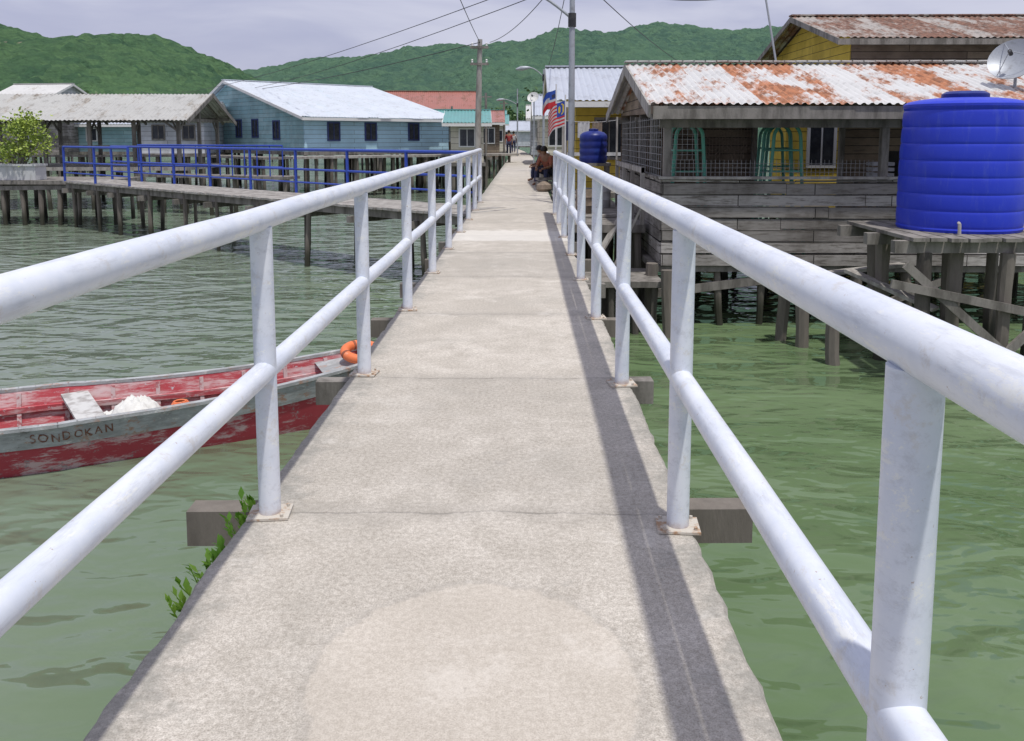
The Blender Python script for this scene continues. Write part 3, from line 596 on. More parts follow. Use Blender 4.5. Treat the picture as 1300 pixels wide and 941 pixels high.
f=MB(); mesh_panel(f,.13,2.9,.02,.75,.98,.06,.003); f.build('wire_mesh',M['wire'],PH)
f=MB(); mesh_panel(f,.13,.50,.02,.98,1.42,.07,.003); f.build('wire_mesh',M['wire'],PH)
for i in range(11):
    for j in range(3): pilemb(.05+i*.69+random.uniform(-.12,.12),.1+j*2.4,WZ-.9,-.583,random.uniform(.045,.085),.09).build('pile',M['pile'],PH)
f=MB()
f.beam((-.1,.06,-.9),(2.2,.06,-.6),.05,.12); f.beam((3,.05,-1.1),(4.2,.05,-.6),.05,.1)
f.build('brace',M['wood'],PH)
def arch(x,y,label,sc=1):
    t=empty('arch_frame',(x,y,-.497),0,label,'metal frame','green arch frames on the veranda')
    H=1.98
    for yy in (0,.5):
        pts=[]
        for i in range(13):
            a=math.pi*i/12; pts.append((-.19*math.cos(a)*sc,yy,H-.2+.2*math.sin(a)))
        pts=[(-.30*sc,yy,0)]+pts+[(.30*sc,yy,0)]
        MB().tube(pts,.026,8).build('leg',M['green'],t)
    f=MB()
    for z in (.5,.9,1.3,1.6):
        for sx in (-1,1):
            xx=sx*(.30-.11*z/1.75)*sc; f.tube([(xx,0,z),(xx,.5,z)],.014,6)
    for z in (1.3,1.6): xx=(.30-.11*z/1.75)*sc; f.tube([(-xx,0,z),(xx,0,z)],.014,6)
    f.build('rung',M['green'],t)
arch(2.33,12.35,'green arched metal frame at the left end of the plank house veranda')
arch(3.75,12.5,'front green arched metal frame just left of the bare veranda post')
arch(4.25,14.6,'green arched metal frame deeper inside the plank house veranda')
def table(x,y,label):
    t=empty('table',(x,y,-.497),0,label,'table'); MB().box(-.6,.6,-.35,.35,1.12,1.16).build('tabletop',M['wood'],t)
    for a in (-.55,.55):
        for b in (-.3,.3): MB().box(a-.03,a+.03,b-.03,b+.03,0,1.118).build('leg',M['wood'],t)
table(5.6,13.0,'wooden bench table at the right end of the veranda')
t=empty('television',(5.75,13.0,.665),0,'dark boxy television standing on the veranda table','television')
MB().box(-.28,.28,-.2,.15,0,.42).build('case',M['dark'],t); MB().box(-.23,.23,-.212,-.202,.06,.37).build('screen',M['glass'],t)
t=empty('crate',(5.25,12.9,.665),0,'small white crate on the veranda table beside the television','crate')
f=MB(); f.box(-.15,.15,-.12,.12,0,.03)
for z in (.05,.13,.21): f.box(-.15,.15,-.13,-.11,z,z+.05); f.box(-.15,.15,.11,.13,z,z+.05); f.box(-.16,-.14,-.12,.12,z,z+.05); f.box(.14,.16,-.12,.12,z,z+.05)
f.build('slats',M['c_white'],t)
# hanging net inside the veranda
mb=MB(); vs=[];nn=16
for a in range(nn+1):
    for b in range(nn//2+1): vs.append((2.75+.75*a/nn,13.2+.05*math.sin(a*1.1)*(b/8),1.5-(.55+.12*math.sin(a*.8))*b/8))
for a in range(nn):
    for b in range(nn//2):
        i0=a*(nn//2+1)+b
        mb.tube([vs[i0],vs[i0+nn//2+1]],.004,3,False); mb.tube([vs[i0],vs[i0+1]],.004,3,False)
tag(mb.build('fishing_net',M['c_brown']),'brown fishing net hanging inside the veranda between the green arched frames','net')
# ------------------------------------------------------------ tank + platform
TX,TY=at(1221,200,Y=10.1).x,10.1
PZ=at(1219,297,Y=9.5).z
tk=empty('water_tank',(TX,TY,PZ),0,'large ribbed blue plastic water tank with domed top on a timber stand at right','water tank')
RT=.665; HT=1.40
prof=[(RT*.985,0),(RT,.03)]
k=84
for i in range(k+1):
    z=.05+(HT-.1)*i/k; a=abs(math.sin(i/k*math.pi*7)); rib=.009*(a**.4); taper=-.05*(i/k)+.02*math.sin(math.pi*i/k); prof.append((RT-.009+rib+taper*.5,z))
prof+=[(RT*.965,HT-.02),(RT*.955,HT)]
MB().lathe(prof,n=64).build('body',M['tank'],tk)
prof=[(RT*.97,HT-.01),(RT*.97,HT+.02)]+[(RT*.955*math.cos(a),HT+.02+.085*math.sin(a)) for a in [R(q) for q in range(8,70,6)]]
MB().lathe(prof,n=64).build('dome',M['tank'],tk)
MB().lathe([(.24,HT+.07),(.25,HT+.09),(.25,HT+.14),(.2,HT+.17),(.05,HT+.175)],n=32).build('lid',M['tank_dark'],tk)
MB().tube([(-.3,-.62,.12),(-.34,-.72,.12),(-.34,-.74,-.2)],.018,8).build('outlet_pipe',M['wood_pale'],tk)
ps=empty('tank_stand',(TX,TY,0),0,'rough timber stand on crooked legs carrying the big blue water tank','stand')
f=MB()
for i in range(11): x=-.95+i*.19; f.box(x,x+.17,-1.0+random.uniform(-.07,.03),.9,PZ-.04+random.uniform(-.004,0),PZ-.002)
f.build('plank_top',M['wood'],ps)
for y in (-.85,-.1,.75): MB().beam((-1.1,y,PZ-.11),(1.2,y,PZ-.10),.11,.13).build('cross_beam',M['wood'],ps)
for x,y in ((-.75,-.85),(-.8,.1),(-.7,.7),(.1,-.9),(.2,.6),(.72,-.8),(.85,-.1),(.8,.7),(-.35,-.7)):
    pilemb(x,y,WZ-.9,PZ-.17,random.uniform(.06,.09),.05,9).build('leg',M['wood_dark'] if random.random()<.3 else M['pile'],ps)
for a,b in (((-.1,-.98,-1.2),(1.1,-.98,.0)),((-1.0,-.95,-.05),(.2,-.99,-1.1)),((-1.15,-.97,-.25),(.3,-1.0,-.55))): MB().beam(a,b,.04,.09).build('brace',M['wood'],ps)
for i,(a,b,lab) in enumerate([((3.2,10.9,-.50),(5.0,11.4,-.38),'loose grey plank laid between the tank stand and the plank house'),((3.9,10.4,-.30),(4.6,9.6,-.62),'loose leaning plank at the left side of the tank stand')]):
    tag(MB().beam(a,b,.16,.04).build('plank',M['wood_pale']),lab,'plank')
for i,(px,py,h,lab) in enumerate([(995,432,.75,'short broken pile in the water under the front of the plank house'),(1016,440,.8,'second short pile beside the broken pile under the plank house'),(1055,462,.62,'thick grey pile stub nearest the tank stand'),(845,428,.9,'thick pile at the left front corner under the plank house'),(826,415,.9,'thin pile just left of the plank house corner'),(806,385,1.2,'dark pile between the walkway and the plank house')]):
    p=at(px,py,z=WZ); o=pilemb(0,0,-.9,h,.085,.05).build('wooden_pile',M['pile']); o.location=(p.x,p.y,WZ); tag(o,lab,'pile')
# ------------------------------------------------------------ dish
def dish(name,base,cz,r,aim,label,mat='wire'):
    t=empty(name,base,0,label,'satellite dish')
    MB().tube([(0,0,0),(0,0,cz-base[2])],.022,8).build('mast',M['steel'],t)
    d=Vector(aim).normalized(); q=d.to_track_quat('Z','Y').to_matrix(); m=MB(); n=28;k=6; vs=[];fs=[]
    c=Vector((0,0,cz-base[2]))+d*.08
    for sgn in (0,.012):
        for i in range(k+1):
            rr=r*i/k
            for j in range(n): a=2*math.pi*j/n; vs.append(c+q@Vector((rr*math.cos(a),rr*math.sin(a),.32*rr*rr/r-sgn)))
        o=0 if sgn==0 else (k+1)*n
        for i in range(k):
            for j in range(n): fs.append((o+i*n+j,o+i*n+(j+1)%n,o+(i+1)*n+(j+1)%n,o+(i+1)*n+j))
    for j in range(n): fs.append((k*n+j,k*n+(j+1)%n,(k+1)*n+k*n+(j+1)%n,(k+1)*n+k*n+j))
    m.add(vs,fs); m.build('reflector',M[mat],t)
    f=c+d*r*.9; m=MB(); m.tube([f,f-d*.08],.03,8)
    m.build('feed_horn',M['dark'],t); m=MB()
    for a in (0,2.1,4.2): m.tube([c+q@Vector((r*.95*math.cos(a),r*.95*math.sin(a),.3*r)),f],.006,5)
    m.build('feed_arm',M['steel'],t)
p=at(1290,84,Y=12.6); dish('satellite_dish',(p.x,p.y,1.9),p.z,.33,(-.55,-.55,.45),'big grey mesh satellite dish above the plank house roof behind the blue tank','steel')
p=at(678,126,Y=33); dish('satellite_dish',(p.x,p.y,0),p.z,.22,(-.3,-.8,.5),'small pale satellite dish on a mast beside the far lamp','white')
# ------------------------------------------------------------ yellow house behind
p=at(1080,80,Y=20)
yh=house('yellow_house','yellow gabled house with brown rusted roof rising behind the plank house','house',(p.x,p.y,0),0,8,6.0,-.2,3.75,.78,.5,M['plank_brown'],M['rust_dark'],[('F',4.3,2.7,.9,.45)],stilts=(4,3),trim='wood',ov=.55,ovx=.5)
MB().prism([(0.02,-.1),(5.98,-.1),(5.98,3.53),(3.0,4.29),(.02,3.53)],-.018,-.003).build('gable_cladding',M['plank_yellow'],yh)
f=MB()
for i in range(12): x=.2+i*.68; f.beam((x,-.5,3.42),(x,.0,3.56),.05,.08)
f.build('rafter_end',M['wood'],yh)
house('stilt_house','yellow walled room seen through the open back of the plank house veranda','house',(5.55,18.6,0),0,4.5,1.2,-.3,2.5,.4,.5,M['plank_yellow'],M['roof_grey'],[('F',.75,.7,.5,.9),('F',2.8,.9,.6,.9)],stilts=(4,2))
house('stilt_house','grey gabled house at the right edge behind the satellite dish','house',(12.2,17.0,0),0,6,6,-.2,3.0,1.2,.5,M['plank_white'],M['roof_grey'],[('F',1.5,1.8,.9,.7)],stilts=(3,2))
h3=house('stilt_house','house with grey zinc roof and yellow wall beside the lamp pole, right of the walkway','house',(1.25,21.2,0),0,3.6,5,.0,2.35,.75,.5,M['plank_yellow'],M['roof_grey'],[('F',.8,.8,.6,.9),('F',2.2,.8,.7,.9)],stilts=(3,3),ov=.9,ovx=.7,winmat=M['wood'],door=('L',1.2,.8,1.8,'plank_brown'))
for x in (-.3,1.2,2.9): MB().box(x-.05,x+.05,-.8,-.7,.0,2.0).build('porch_post',M['wood'],h3)
MB().box(-.6,3.9,-1.1,-.09,-.12,.0).build('porch_floor',M['wood'],h3)
MB().box(-.4,3.4,-.79,-.74,.85,.93).build('porch_rail',M['c_white'],h3)
sp=empty('platform',(.62,13.0,0),0,'cluttered timber landing between the walkway and the plank house','platform')
MB().box(0,1.2,0,7.0,-.14,-.02).build('plank_deck',M['wood'],sp)
for i in range(6):
    for x in (.1,.6,1.1): pilemb(x,.15+i*1.3,WZ-.8,-.142,.06).build('pile',M['pile'],sp)
f=MB()
for y in (.0,1.2,2.4,3.6): f.box(1.12,1.18,y,y+.06,-.02,.85)
f.beam((1.15,0,.8),(1.15,3.7,.8),.05,.08); f.beam((1.15,0,.4),(1.15,3.7,.4),.05,.06); f.build('rail',M['wood_pale'],sp)
for (a,b,lab) in (((.75,12.6,-1.0),(1.5,13.1,.15),'grey plank leaning from the water against the landing beside the plank house'),((1.3,12.4,-.55),(1.75,12.3,.5),'short leaning plank at the plank house front left corner'),((.7,14.0,.0),(1.6,14.3,.02),'plank lying across the landing beside the walkway')):
    tag(MB().beam(a,b,.12,.03).build('plank',M['wood_pale']),lab,'plank')
lp=empty('lower_ledge',(1.15,11.9,-.62),0,'low timber ledge on tall dark piles below the landing near the plank house corner','ledge')
MB().box(-.35,.7,-.5,.7,-.08,0).build('plank_top',M['wood'],lp)
for a in (-.28,.02,.33,.6):
    for b in (-.4,.6): pilemb(a,b,-1.6,-.08,.05).build('pile',M['wood_dark'],lp)
ll=empty('clothes_line',(.85,19.4,-.02),0,'clothes line strung between two thin poles on the landing','clothes line')
for x in (0,1.2): MB().tube([(x,0,0),(x,0,1.75)],.022,6).build('pole',M['wood_pale'],ll)
MB().tube([(1.2*i/8,0,1.68-.05*math.sin(math.pi*i/8)) for i in range(9)],.006,5).build('line',M['c_white'],ll)
for i,(x,w_,h_,mt,lab) in enumerate([(.92,.2,.42,'c_navy','dark blue cloth hanging first from the left on the clothes line'),(1.18,.26,.36,'c_white','pale cloth hanging second from the left on the clothes line'),(1.5,.22,.46,'c_brown','brown cloth hanging third from the left on the clothes line')]):
    mb=MB(); vs=[];nn=10
    for a in range(nn+1):
        for b in range(nn+1): vs.append((x+w_*a/nn,19.4+.02*math.sin(a*1.7+b*.3)*(.3+b/nn),1.63-h_*b/nn))
    mb.add(vs,[(a*(nn+1)+b,a*(nn+1)+b+1,(a+1)*(nn+1)+b+1,(a+1)*(nn+1)+b) for a in range(nn) for b in range(nn)]); tag(mb.build('hanging_cloth',M[mt],ang=180),lab,'laundry')
t=empty('tank_stand',(1.42,18,0),0,'small timber stand under the small dark blue tank','stand')
MB().box(-.34,.34,-.3,.3,.70,.76).build('plank_top',M['wood'],t)
for a in (-.28,.28):
    for b in (-.24,.24): MB().box(a-.035,a+.035,b-.035,b+.035,-.02,.698).build('leg',M['wood'],t)
t=empty('water_tank',(1.42,18,.762),0,'small dark blue water tank beyond the lamp pole','water tank')
pr=[(.27,0)]+[(.275+.012*abs(math.sin(i/24*math.pi*4)),.02+.55*i/24) for i in range(25)]+[(.22,.62),(.12,.65)]
MB().lathe(pr,n=32).build('body',M['tank_dark'],t); MB().lathe([(.1,.65),(.1,.69),(.03,.7)],n=20).build('lid',M['tank_dark'],t)
def barrel(x,y,z,mat,label,r=.2,h=.55):
    t=empty('barrel',(x,y,z),0,label,'barrel')
    MB().lathe([(r*.93,0),(r,.02),(r,h*.3),(r*1.05,h*.33),(r,h*.36),(r,h*.64),(r*1.05,h*.67),(r,h*.7),(r,h-.02),(r*.93,h)],n=24).build('body',M[mat],t)
    MB().lathe([(r*.9,h),(r*.9,h+.012),(r*.3,h+.014)],n=24).build('lid',M['dark'],t)
barrel(1.05,15.0,-.02,'c_brown','brown barrel on the landing beside the walkway rail end',.16,.42); barrel(1.45,16.3,-.02,'c_white','white barrel on the landing below the small blue tank',.17,.45)
wl=empty('parapet',(.60,26.5,0),0,'low white wall on the right side of the far walkway','wall'); 
MB().box(0,.14,0,6,0,.75).build('wall',M['white'],wl); MB().box(-.03,.17,-.03,6.03,.752,.80).build('coping',M['white'],wl)
MB().box(-.12,-.01,0,0.7,0.006,.3).build('step',M['conc'],wl)
bg=MB(); bg.lathe([(.18,0),(.24,.08),(.22,.2),(.12,.28),(.05,.30)],n=16); o=bg.build('sack',M['cloth_white']); o.location=(.42,29.5,.004); tag(o,'white sack resting on the walkway beside the low white wall','sack')
bg=MB(); bg.lathe([(.14,0),(.19,.06),(.17,.16),(.08,.22),(.04,.24)],n=16); o=bg.build('sack',M['c_brown']); o.location=(.46,20.6,.004); tag(o,'small brown sack on the walkway edge in front of the seated people','sack')
t=empty('crate',(.50,21.5,.004),R(12),'low brown crate on the walkway edge between the brown sack and the seated people','crate')
f=MB(); f.box(-.18,.18,-.14,.14,0,.03)
for z in (.04,.13,.22): f.box(-.18,.18,-.16,-.141,z,z+.06); f.box(-.18,.18,.141,.16,z,z+.06); f.box(-.2,-.181,-.16,.16,z,z+.06); f.box(.181,.2,-.16,.16,z,z+.06)
f.build('slats',M['wood'],t)
# ------------------------------------------------------------ poles and lamps
def lamp(x,y,H,armz,al,rise,label,r=.06):
    t=empty('street_lamp',(x,y,0),0,label,'street lamp'); 
    MB().tube([(0,0,-1.9),(0,0,2),(0,0,H)],[r,r,r*.75],12).build('pole',M['steel'],t)
    a=MB(); pts=[(0,0,armz)]+[(-al*i/8,0,armz+rise*math.sin(i/8*math.pi/2)) for i in range(1,9)]; a.tube(pts,r*.45,8); a.build('arm',M['steel'],t)
    e=pts[-1]; h=MB(); h.tube([(e[0]+.05,0,e[2]),(e[0]-.08,0,e[2]-.01),(e[0]-.3,0,e[2]-.03),(e[0]-.5,0,e[2]-.06)],[.03,.07,.09,.03],10); h.build('lamp_head',M['steel'],t)
    c=MB(); c.tube([(0,0,armz-.15),(0,0,armz+.1)],r*1.25,12); c.build('clamp',M['dark'],t)
p=at(725,200,Y=16.5); zA=Z_(24,16.5); lamp(p.x,16.5,zA+1.1,zA,1.05,.55,'tall grey steel street lamp right of the walkway before the zinc roofed house')
p=at(690,180,Y=33); lamp(p.x,33,Z_(88,33)+.0,Z_(98,33),.55,.35,'smaller street lamp with curved arm beyond the flags on the right',.045)
p=at(655,180,Y=58); lamp(p.x+.1,58,Z_(113,58),Z_(133,58),.9,.35,'most distant street lamp, over the far walkway',.05)
YP=27; p=at(606,185,Y=YP); zt=Z_(50,YP)
up=empty('utility_pole',(p.x-.0,YP,0),0,'old wooden utility pole with short crossarms left of the walkway','utility pole')
MB().tube([(0,0,-2),(0.02,0,1.5),(.10,0,zt)],[.105,.095,.07],10,jit=.05).build('pole',M['wood_pale'],up)
for dz in (.25,.75): MB().beam((-.3+.1,-.09,zt-dz),(.36,-.09,zt-dz),.05,.07).build('crossarm',M['wood'],up)
for x,dz in ((-.14,.25),(.3,.25),(-.14,.75),(.3,.75)): MB().lathe([(.02,0),(.035,.02),(.02,.05),(.035,.08),(.015,.11)],(x,-.09,zt-dz+.036),10).build('insulator',M['white'],up)
for (px,Y,top,lab) in ((640,62,128,'thin wooden pole at the far end of the walkway'),(617,45,118,'slim wooden pole just right of the old utility pole'),(574,50,135,'thin pole behind the narrow teal roofed house')):
    q=at(px,180,Y=Y); t=empty('utility_pole',(q.x,Y,0),0,lab,'utility pole'); MB().tube([(0,0,-2),(0,0,Z_(top,Y))],[.08,.06],8).build('pole',M['wood'],t); MB().beam((-.3,0,Z_(top,Y)-.2),(.3,0,Z_(top,Y)-.2),.05,.06).build('crossarm',M['wood'],t)
q=at(985,78,Y=18.5); q2=at(966,-40,Y=18.5); tag(MB().tube([(q.x,18.5,1.6),q,q2],.022,8).build('antenna_mast',M['steel']),'thin leaning metal mast rising behind the plank house roof','mast')
def wire(a,b,sag,label,r=.011):
    a=Vector(a);b=Vector(b); k=24; tag(MB().tube([a.lerp(b,i/k)+Vector((0,0,-4*sag*(i/k)*(1-i/k))) for i in range(k+1)],r,5).build('power_cable',M['cable']),label,'cable')
PT=Vector((p.x+.1,YP-.1,zt-.1)); LT=Vector((at(722,200,Y=16.5).x,16.5,zA+.9))
wire(LT,at(150,118,Y=75),1.0,'uppermost overhead cable running left from the street lamp pole',.009)
wire(LT-Vector((0,0,.25)),at(215,112,Y=80),1.1,'overhead cable just below the uppermost one on the left',.009)
wire(PT,at(170,116,Y=70),.8,'overhead cable from the old utility pole down to the left houses',.013)
wire(PT,at(572,-30,Y=16),.05,'short steep cable from the old utility pole up out of the picture',.009)
wire(PT+Vector((.3,0,0)),LT+Vector((0,0,.1)),.25,'cable between the old utility pole and the street lamp',.009)
wire(LT,at(690,100,Y=33),.3,'cable from the street lamp back to the smaller lamp',.009)
wire(at(735,-30,Y=14),at(900,95,Y=40),.3,'cable running down to the right behind the plank house roof',.009)
wire(at(748,-20,Y=15),at(1010,-25,Y=20),.35,'sagging cable across the top right of the sky',.009)
# ------------------------------------------------------------ flags
M['f_red']=worn('flag_red',(.62,.04,.05),(.5,.03,.04),5,.4,.6,.8); M['f_blue']=worn('flag_blue',(.03,.09,.42),(.03,.07,.35),5,.4,.6,.8); M['f_yel']=worn('flag_yellow',(.75,.55,.03),(.6,.45,.03),5,.4,.6,.8)
def flag(name,label,loc,w_,h_,rot,kind):
    t=empty(name,loc,0,label,'flag')
    MB().tube([(0,0,-.9),(0,0,h_+.12)],.014,6).build('flagpole',M['white'],t)
    nx,ny=24,28; mb=MB(); vs=[];
    for i in range(nx+1):
        for j in range(ny+1):
            u=i/nx; v=j/ny; dr=u*u*.55*w_
            vs.append(Vector((math.cos(rot)*u*w_*.82, math.sin(rot)*u*w_*.8+.06*math.sin(u*9+v*2)*u, v*h_-dr-.04*math.sin(u*7)*u)))
    mb.v=vs
    for i in range(nx):
        for j in range(ny):
            mb.f.append((i*(ny+1)+j,i*(ny+1)+j+1,(i+1)*(ny+1)+j+1,(i+1)*(ny+1)+j))
            u=(i+.5)/nx; jj=j//2; jv=(j+.5)/2
            if kind=='my':
                m_=1 if jj%2==0 else 0
                if u<.5 and jj>=6:
                    m_=2; cu_=(u-.2)/.13; cv_=(jv-10)/3.0; r1=math.hypot(cu_,cv_); r2=math.hypot(cu_-.4,cv_)
                    if (r1<1 and r2>.8) or math.hypot((u-.36)/.07,cv_/.6)<1: m_=3
            else:
                m_=2 if jj>=9 else (1 if jj>=5 else 0)
                if u<.5 and jj>=7: m_=2
                if u<.4 and 8<=jj<=10 and abs(u-.2)<.12: m_=4
            mb.mi.append(m_)
    mb.build('cloth',[M['f_red'],M['c_white'],M['f_blue'],M['f_yel'],M['c_navy']],t,ang=180)
q=at(719,150,Y=17.6); flag('flag','red and white striped flag with blue canton and yellow crescent hanging by the lamp pole',(q.x-.02,17.6,Z_(160,17.6)),.42,.50,R(180),'my')
q=at(706,130,Y=18.6); flag('flag','blue and red flag hanging above and left of the striped flag',(q.x,18.6,Z_(136,18.6)),.34,.36,R(180),'sb')
# ------------------------------------------------------------ people
def skinned(name,vs,es,rs,mat,parent,sub=2):
    me=bpy.data.meshes.new(name); me.from_pydata(vs,es,[]); o=bpy.data.objects.new(name,me); col.objects.link(o)
    sk=o.modifiers.new('s','SKIN'); sk.use_smooth_shade=True
    for i,r in enumerate(rs): me.skin_vertices[0].data[i].radius=(r,r)
    me.skin_vertices[0].data[0].use_root=True
    su=o.modifiers.new('u','SUBSURF'); su.levels=sub
    dg=bpy.context.evaluated_depsgraph_get(); dg.update(); nm=bpy.data.meshes.new_from_object(o.evaluated_get(dg)); o.modifiers.clear(); o.data=nm; nm.materials.clear(); nm.materials.append(mat); o.parent=parent
    for p_ in nm.polygons: p_.use_smooth=True
    return o
def person(loc,rz_,label,pose,shirt,pants,bare_legs=False):
    t=empty('person',loc,rz_,label,'person')
    if pose=='stand':
        J=dict(pel=(0,0,.92),ch=(0,0,1.25),sh=(0,0,1.40),nk=(0,0,1.50),hd=(0,-.01,1.60),ht=(0,0,1.68),
          la=(.17,0,1.38),le=(.22,.02,1.12),lw=(.22,-.05,.88),lh=(.22,-.06,.80),ra=(-.17,0,1.38),re=(-.22,.02,1.12),rw=(-.22,-.08,.90),rh=(-.22,-.10,.82),
          lk=(.10,-.06,.50),lf=(.10,.06,.08),lt=(.11,-.1,.03),lhp=(.09,0,.88),rhp=(-.09,0,.88),rk=(-.10,.02,.48),rf=(-.10,.14,.08),rt=(-.11,0,.03))
    else:
        hz=.26
        J=dict(pel=(0,.0,hz+.10),ch=(0,-.10,hz+.38),sh=(0,-.19,hz+.50),nk=(0,-.24,hz+.58),hd=(0,-.30,hz+.66),ht=(0,-.30,hz+.74),
          la=(.17,-.18,hz+.49),le=(.23,-.29,hz+.25),lw=(.14,-.48,hz+.20),lh=(.08,-.54,hz+.18),ra=(-.17,-.18,hz+.49),re=(-.22,-.27,hz+.25),rw=(-.13,-.47,hz+.22),rh=(-.06,-.53,hz+.2),
          lhp=(.10,-.02,hz+.08),rhp=(-.10,-.02,hz+.08),lk=(.15,-.42,hz+.16),lf=(.14,-.38,.07),lt=(.15,-.52,.03),rk=(-.15,-.42,hz+.16),rf=(-.14,-.45,.07),rt=(-.15,-.60,.03))
    names=list(J); I={n_:i for i,n_ in enumerate(names)}
    rad=dict(pel=.13,ch=.135,sh=.11,nk=.05,hd=.088,ht=.07,la=.055,le=.04,lw=.028,lh=.03,ra=.055,re=.04,rw=.028,rh=.03,lhp=.085,rhp=.085,lk=.058,lf=.038,lt=.03,rk=.058,rf=.038,rt=.03)
    E=[('pel','ch'),('ch','sh'),('sh','nk'),('nk','hd'),('hd','ht'),('sh','la'),('la','le'),('le','lw'),('lw','lh'),('sh','ra'),('ra','re'),('re','rw'),('rw','rh'),('pel','lhp'),('lhp','lk'),('lk','lf'),('lf','lt'),('pel','rhp'),('rhp','rk'),('rk','rf'),('rf','rt')]
    skinned('body',[J[n_] for n_ in names],[(I[a],I[b]) for a,b in E],[rad[n_] for n_ in names],M['skin'],t)
    def sub(nm,keys,edges,grow,mat):
        ii={k_:i for i,k_ in enumerate(keys)}; skinned(nm,[J[k_] for k_ in keys],[(ii[a],ii[b]) for a,b in edges],[rad[k_]+grow for k_ in keys],mat,t)
    if shirt: sub('shirt',['pel','ch','sh','la','le','ra','re'],[('pel','ch'),('ch','sh'),('sh','la'),('la','le'),('sh','ra'),('ra','re')],.016,shirt)
    sub('trousers',['pel','lhp','lk','rhp','rk']+(['lf','rf'] if not bare_legs else []),[('pel','lhp'),('lhp','lk'),('pel','rhp'),('rhp','rk')]+([('lk','lf'),('rk','rf')] if not bare_legs else []),.014,pants)
    hd=Vector(J['hd']); m=MB(); vs=[];fs=[]; n=14; k_=8
    for i in range(k_+1):
        for j in range(n):
            a=2*math.pi*j/n; b=math.pi*.62*i/k_; vs.append(hd+Vector((math.sin(b)*math.cos(a)*.094,math.sin(b)*math.sin(a)*.105+.02,math.cos(b)*.108+.03)))
    for i in range(k_):
        for j in range(n): fs.append((i*n+j,i*n+(j+1)%n,(i+1)*n+(j+1)%n,(i+1)*n+j))
    m.add(vs,fs); m.build('hair',M['hair'],t,ang=180)
    for nm in (1,-1):
        m=MB(); m.lathe([(.004,-.008),(.009,0),(.004,.008)],(hd.x+nm*.032,hd.y-.086,hd.z+.01),8); m.build('eye',M['hair'],t)
    for w_,sg in (('lh',1),('rh',-1)):
        p_=Vector(J[w_]); m=MB()
        for q_ in range(4): m.tube([p_+Vector(((q_-1.5)*.017,-.01,-.01)),p_+Vector(((q_-1.5)*.018,-.035,-.035-.004*(q_%2))),p_+Vector(((q_-1.5)*.017,-.03,-.065))],[.009,.008,.006],6)
        m.tube([p_+Vector((-sg*.025,0,0)),p_+Vector((-sg*.045,-.02,-.03))],[.009,.007],6); m.build('fingers',M['skin'],t)
    return t
def stool(x,y,label):
    t=empty('stool',(x,y,0),0,label,'stool'); MB().box(-.17,.17,-.15,.15,.22,.26).build('seat',M['wood'],t)
    for a in (-.13,.13):
        for b in (-.11,.11): MB().box(a-.02,a+.02,b-.02,b+.02,0.003,.218).build('leg',M['wood'],t)
stool(.68,23.4,'low wooden stool under the person in the rust orange shirt'); stool(.70,25.4,'low wooden stool under the person in dark clothes')
person((.68,23.4,0),R(-35),'person in rust orange shirt sitting hunched on a low stool at the walkway edge','sit',M['c_orange'],M['c_navy'])
person((.70,25.4,0),R(-70),'person in dark clothes sitting just behind the one in rust orange','sit',M['c_navy'],M['c_navy'])
q=at(646,180,Y=58); person((q.x,58,0),R(0),'distant person in a red shirt walking along the far walkway','stand',M['c_red'],M['c_navy'])
q=at(652,180,Y=70); person((q.x,70,0),R(180),'more distant person in a pale shirt on the far walkway','stand',M['c_white'],M['c_navy'])
# ------------------------------------------------------------ trees
def tree(px,Y,zc,rx,rz_,label,mat='leaf_d',n=2500,sz=.35,seed=1):
    x=X_(px,Y); t=empty('tree',(x,Y,-1.2),0,label,'tree')
    mb=MB(); mb.tube([(0,0,0),(.1,0,zc*.5),(0,0,zc+1)],[.22,.16,.06],8)
    for a in range(5): mb.tube([(0.05,0,zc*.6),(rx*.5*math.cos(a*1.3),rx*.5*math.sin(a*1.3),zc+1+.2*a)],[.09,.03],6)
    mb.build('trunk',M['bark'],t); mb=MB(); crown(mb,(0,0,zc+1.2),rx,rx,rz_,n,sz,seed,34,.35); mb.build('crown',M[mat],t)
tree(640,135,3.4,4.5,2.2,'dark tree at the far end of the walkway','leaf_d',3000,.5,3)
tree(120,105,3.4,7,2.2,'broad dark tree on the shore above the shelter roof','leaf_d',3500,.6,5)
tree(470,110,3.6,6,2.2,'dark tree on the shore above the sky blue house roof','leaf_d',3000,.6,8)
tree(735,60,3.2,3.0,1.6,'green tree above the grey zinc roof','leaf_d',2600,.35,9)
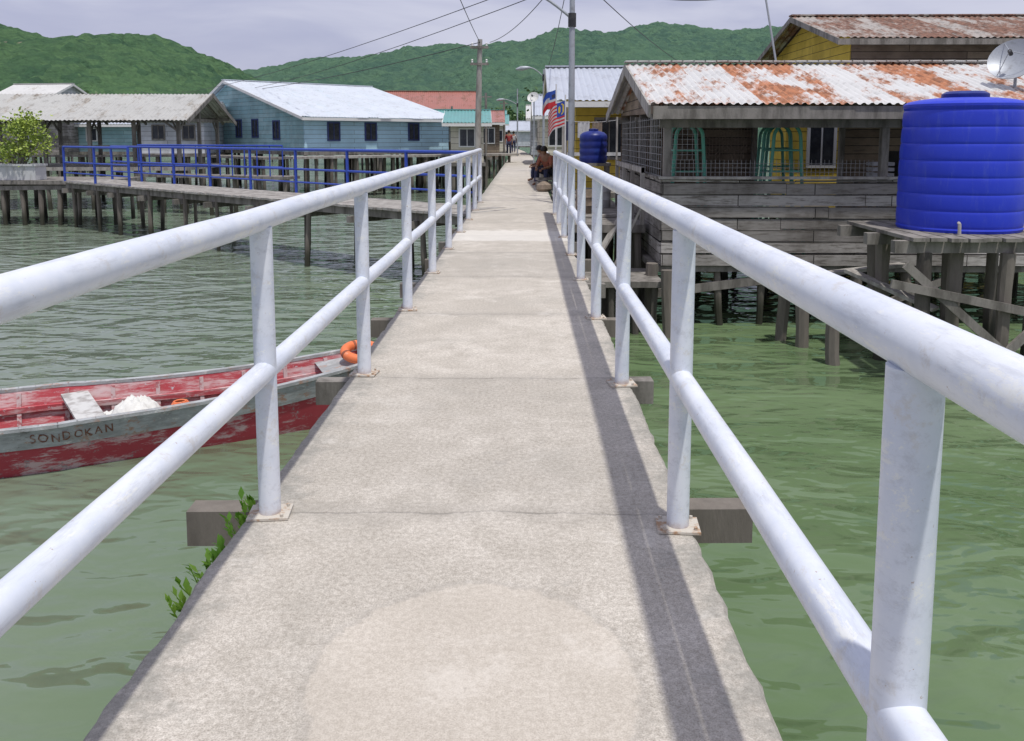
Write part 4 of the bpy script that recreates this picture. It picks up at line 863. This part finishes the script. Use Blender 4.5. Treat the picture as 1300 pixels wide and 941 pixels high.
# ------------------------------------------------------------ light
W=bpy.data.worlds.new('World'); bpy.context.scene.world=W; W.use_nodes=True; nt=W.node_tree; nt.nodes.clear()
sd=Vector((.145,-.30,1)).normalized(); el=math.asin(sd.z); az=math.atan2(sd.x,sd.y)
sky=nt.nodes.new('ShaderNodeTexSky'); sky.sky_type='NISHITA'; sky.sun_disc=False; sky.sun_elevation=el; sky.sun_rotation=az; sky.dust_density=2
b1=nt.nodes.new('ShaderNodeBackground'); b1.inputs[1].default_value=.12; nt.links.new(sky.outputs[0],b1.inputs[0])
tc=nt.nodes.new('ShaderNodeTexCoord'); mp=nt.nodes.new('ShaderNodeMapping'); mp.inputs['Scale'].default_value=(2,2,9); nt.links.new(tc.outputs['Generated'],mp.inputs[0])
nz=nt.nodes.new('ShaderNodeTexNoise'); nz.inputs['Scale'].default_value=1.6; nz.inputs['Detail'].default_value=6; nz.inputs['Distortion'].default_value=.4; nt.links.new(mp.outputs[0],nz.inputs['Vector'])
mr=nt.nodes.new('ShaderNodeMapRange'); mr.interpolation_type='SMOOTHSTEP'; nt.links.new(nz.outputs['Fac'],mr.inputs[0]); mr.inputs[1].default_value=.35; mr.inputs[2].default_value=.65
mc=nt.nodes.new('ShaderNodeMix'); mc.data_type='RGBA'; nt.links.new(mr.outputs[0],mc.inputs[0]); mc.inputs[6].default_value=(.46,.47,.65,1); mc.inputs[7].default_value=(.66,.66,.80,1)
b2=nt.nodes.new('ShaderNodeBackground'); nt.links.new(mc.outputs[2],b2.inputs[0]); b2.inputs[1].default_value=1.0
ms=nt.nodes.new('ShaderNodeMixShader'); ms.inputs[0].default_value=.85; nt.links.new(b1.outputs[0],ms.inputs[1]); nt.links.new(b2.outputs[0],ms.inputs[2])
wo=nt.nodes.new('ShaderNodeOutputWorld'); nt.links.new(ms.outputs[0],wo.inputs[0])
sl=bpy.data.lights.new('sun','SUN'); sl.energy=3.1; sl.angle=R(1.6); sl.color=(1,.965,.91); so=bpy.data.objects.new('sun',sl); col.objects.link(so); so.rotation_euler=sd.to_track_quat('Z','Y').to_euler()
sc=bpy.context.scene; sc.view_settings.view_transform='Standard'; sc.view_settings.look='None'; sc.view_settings.exposure=0
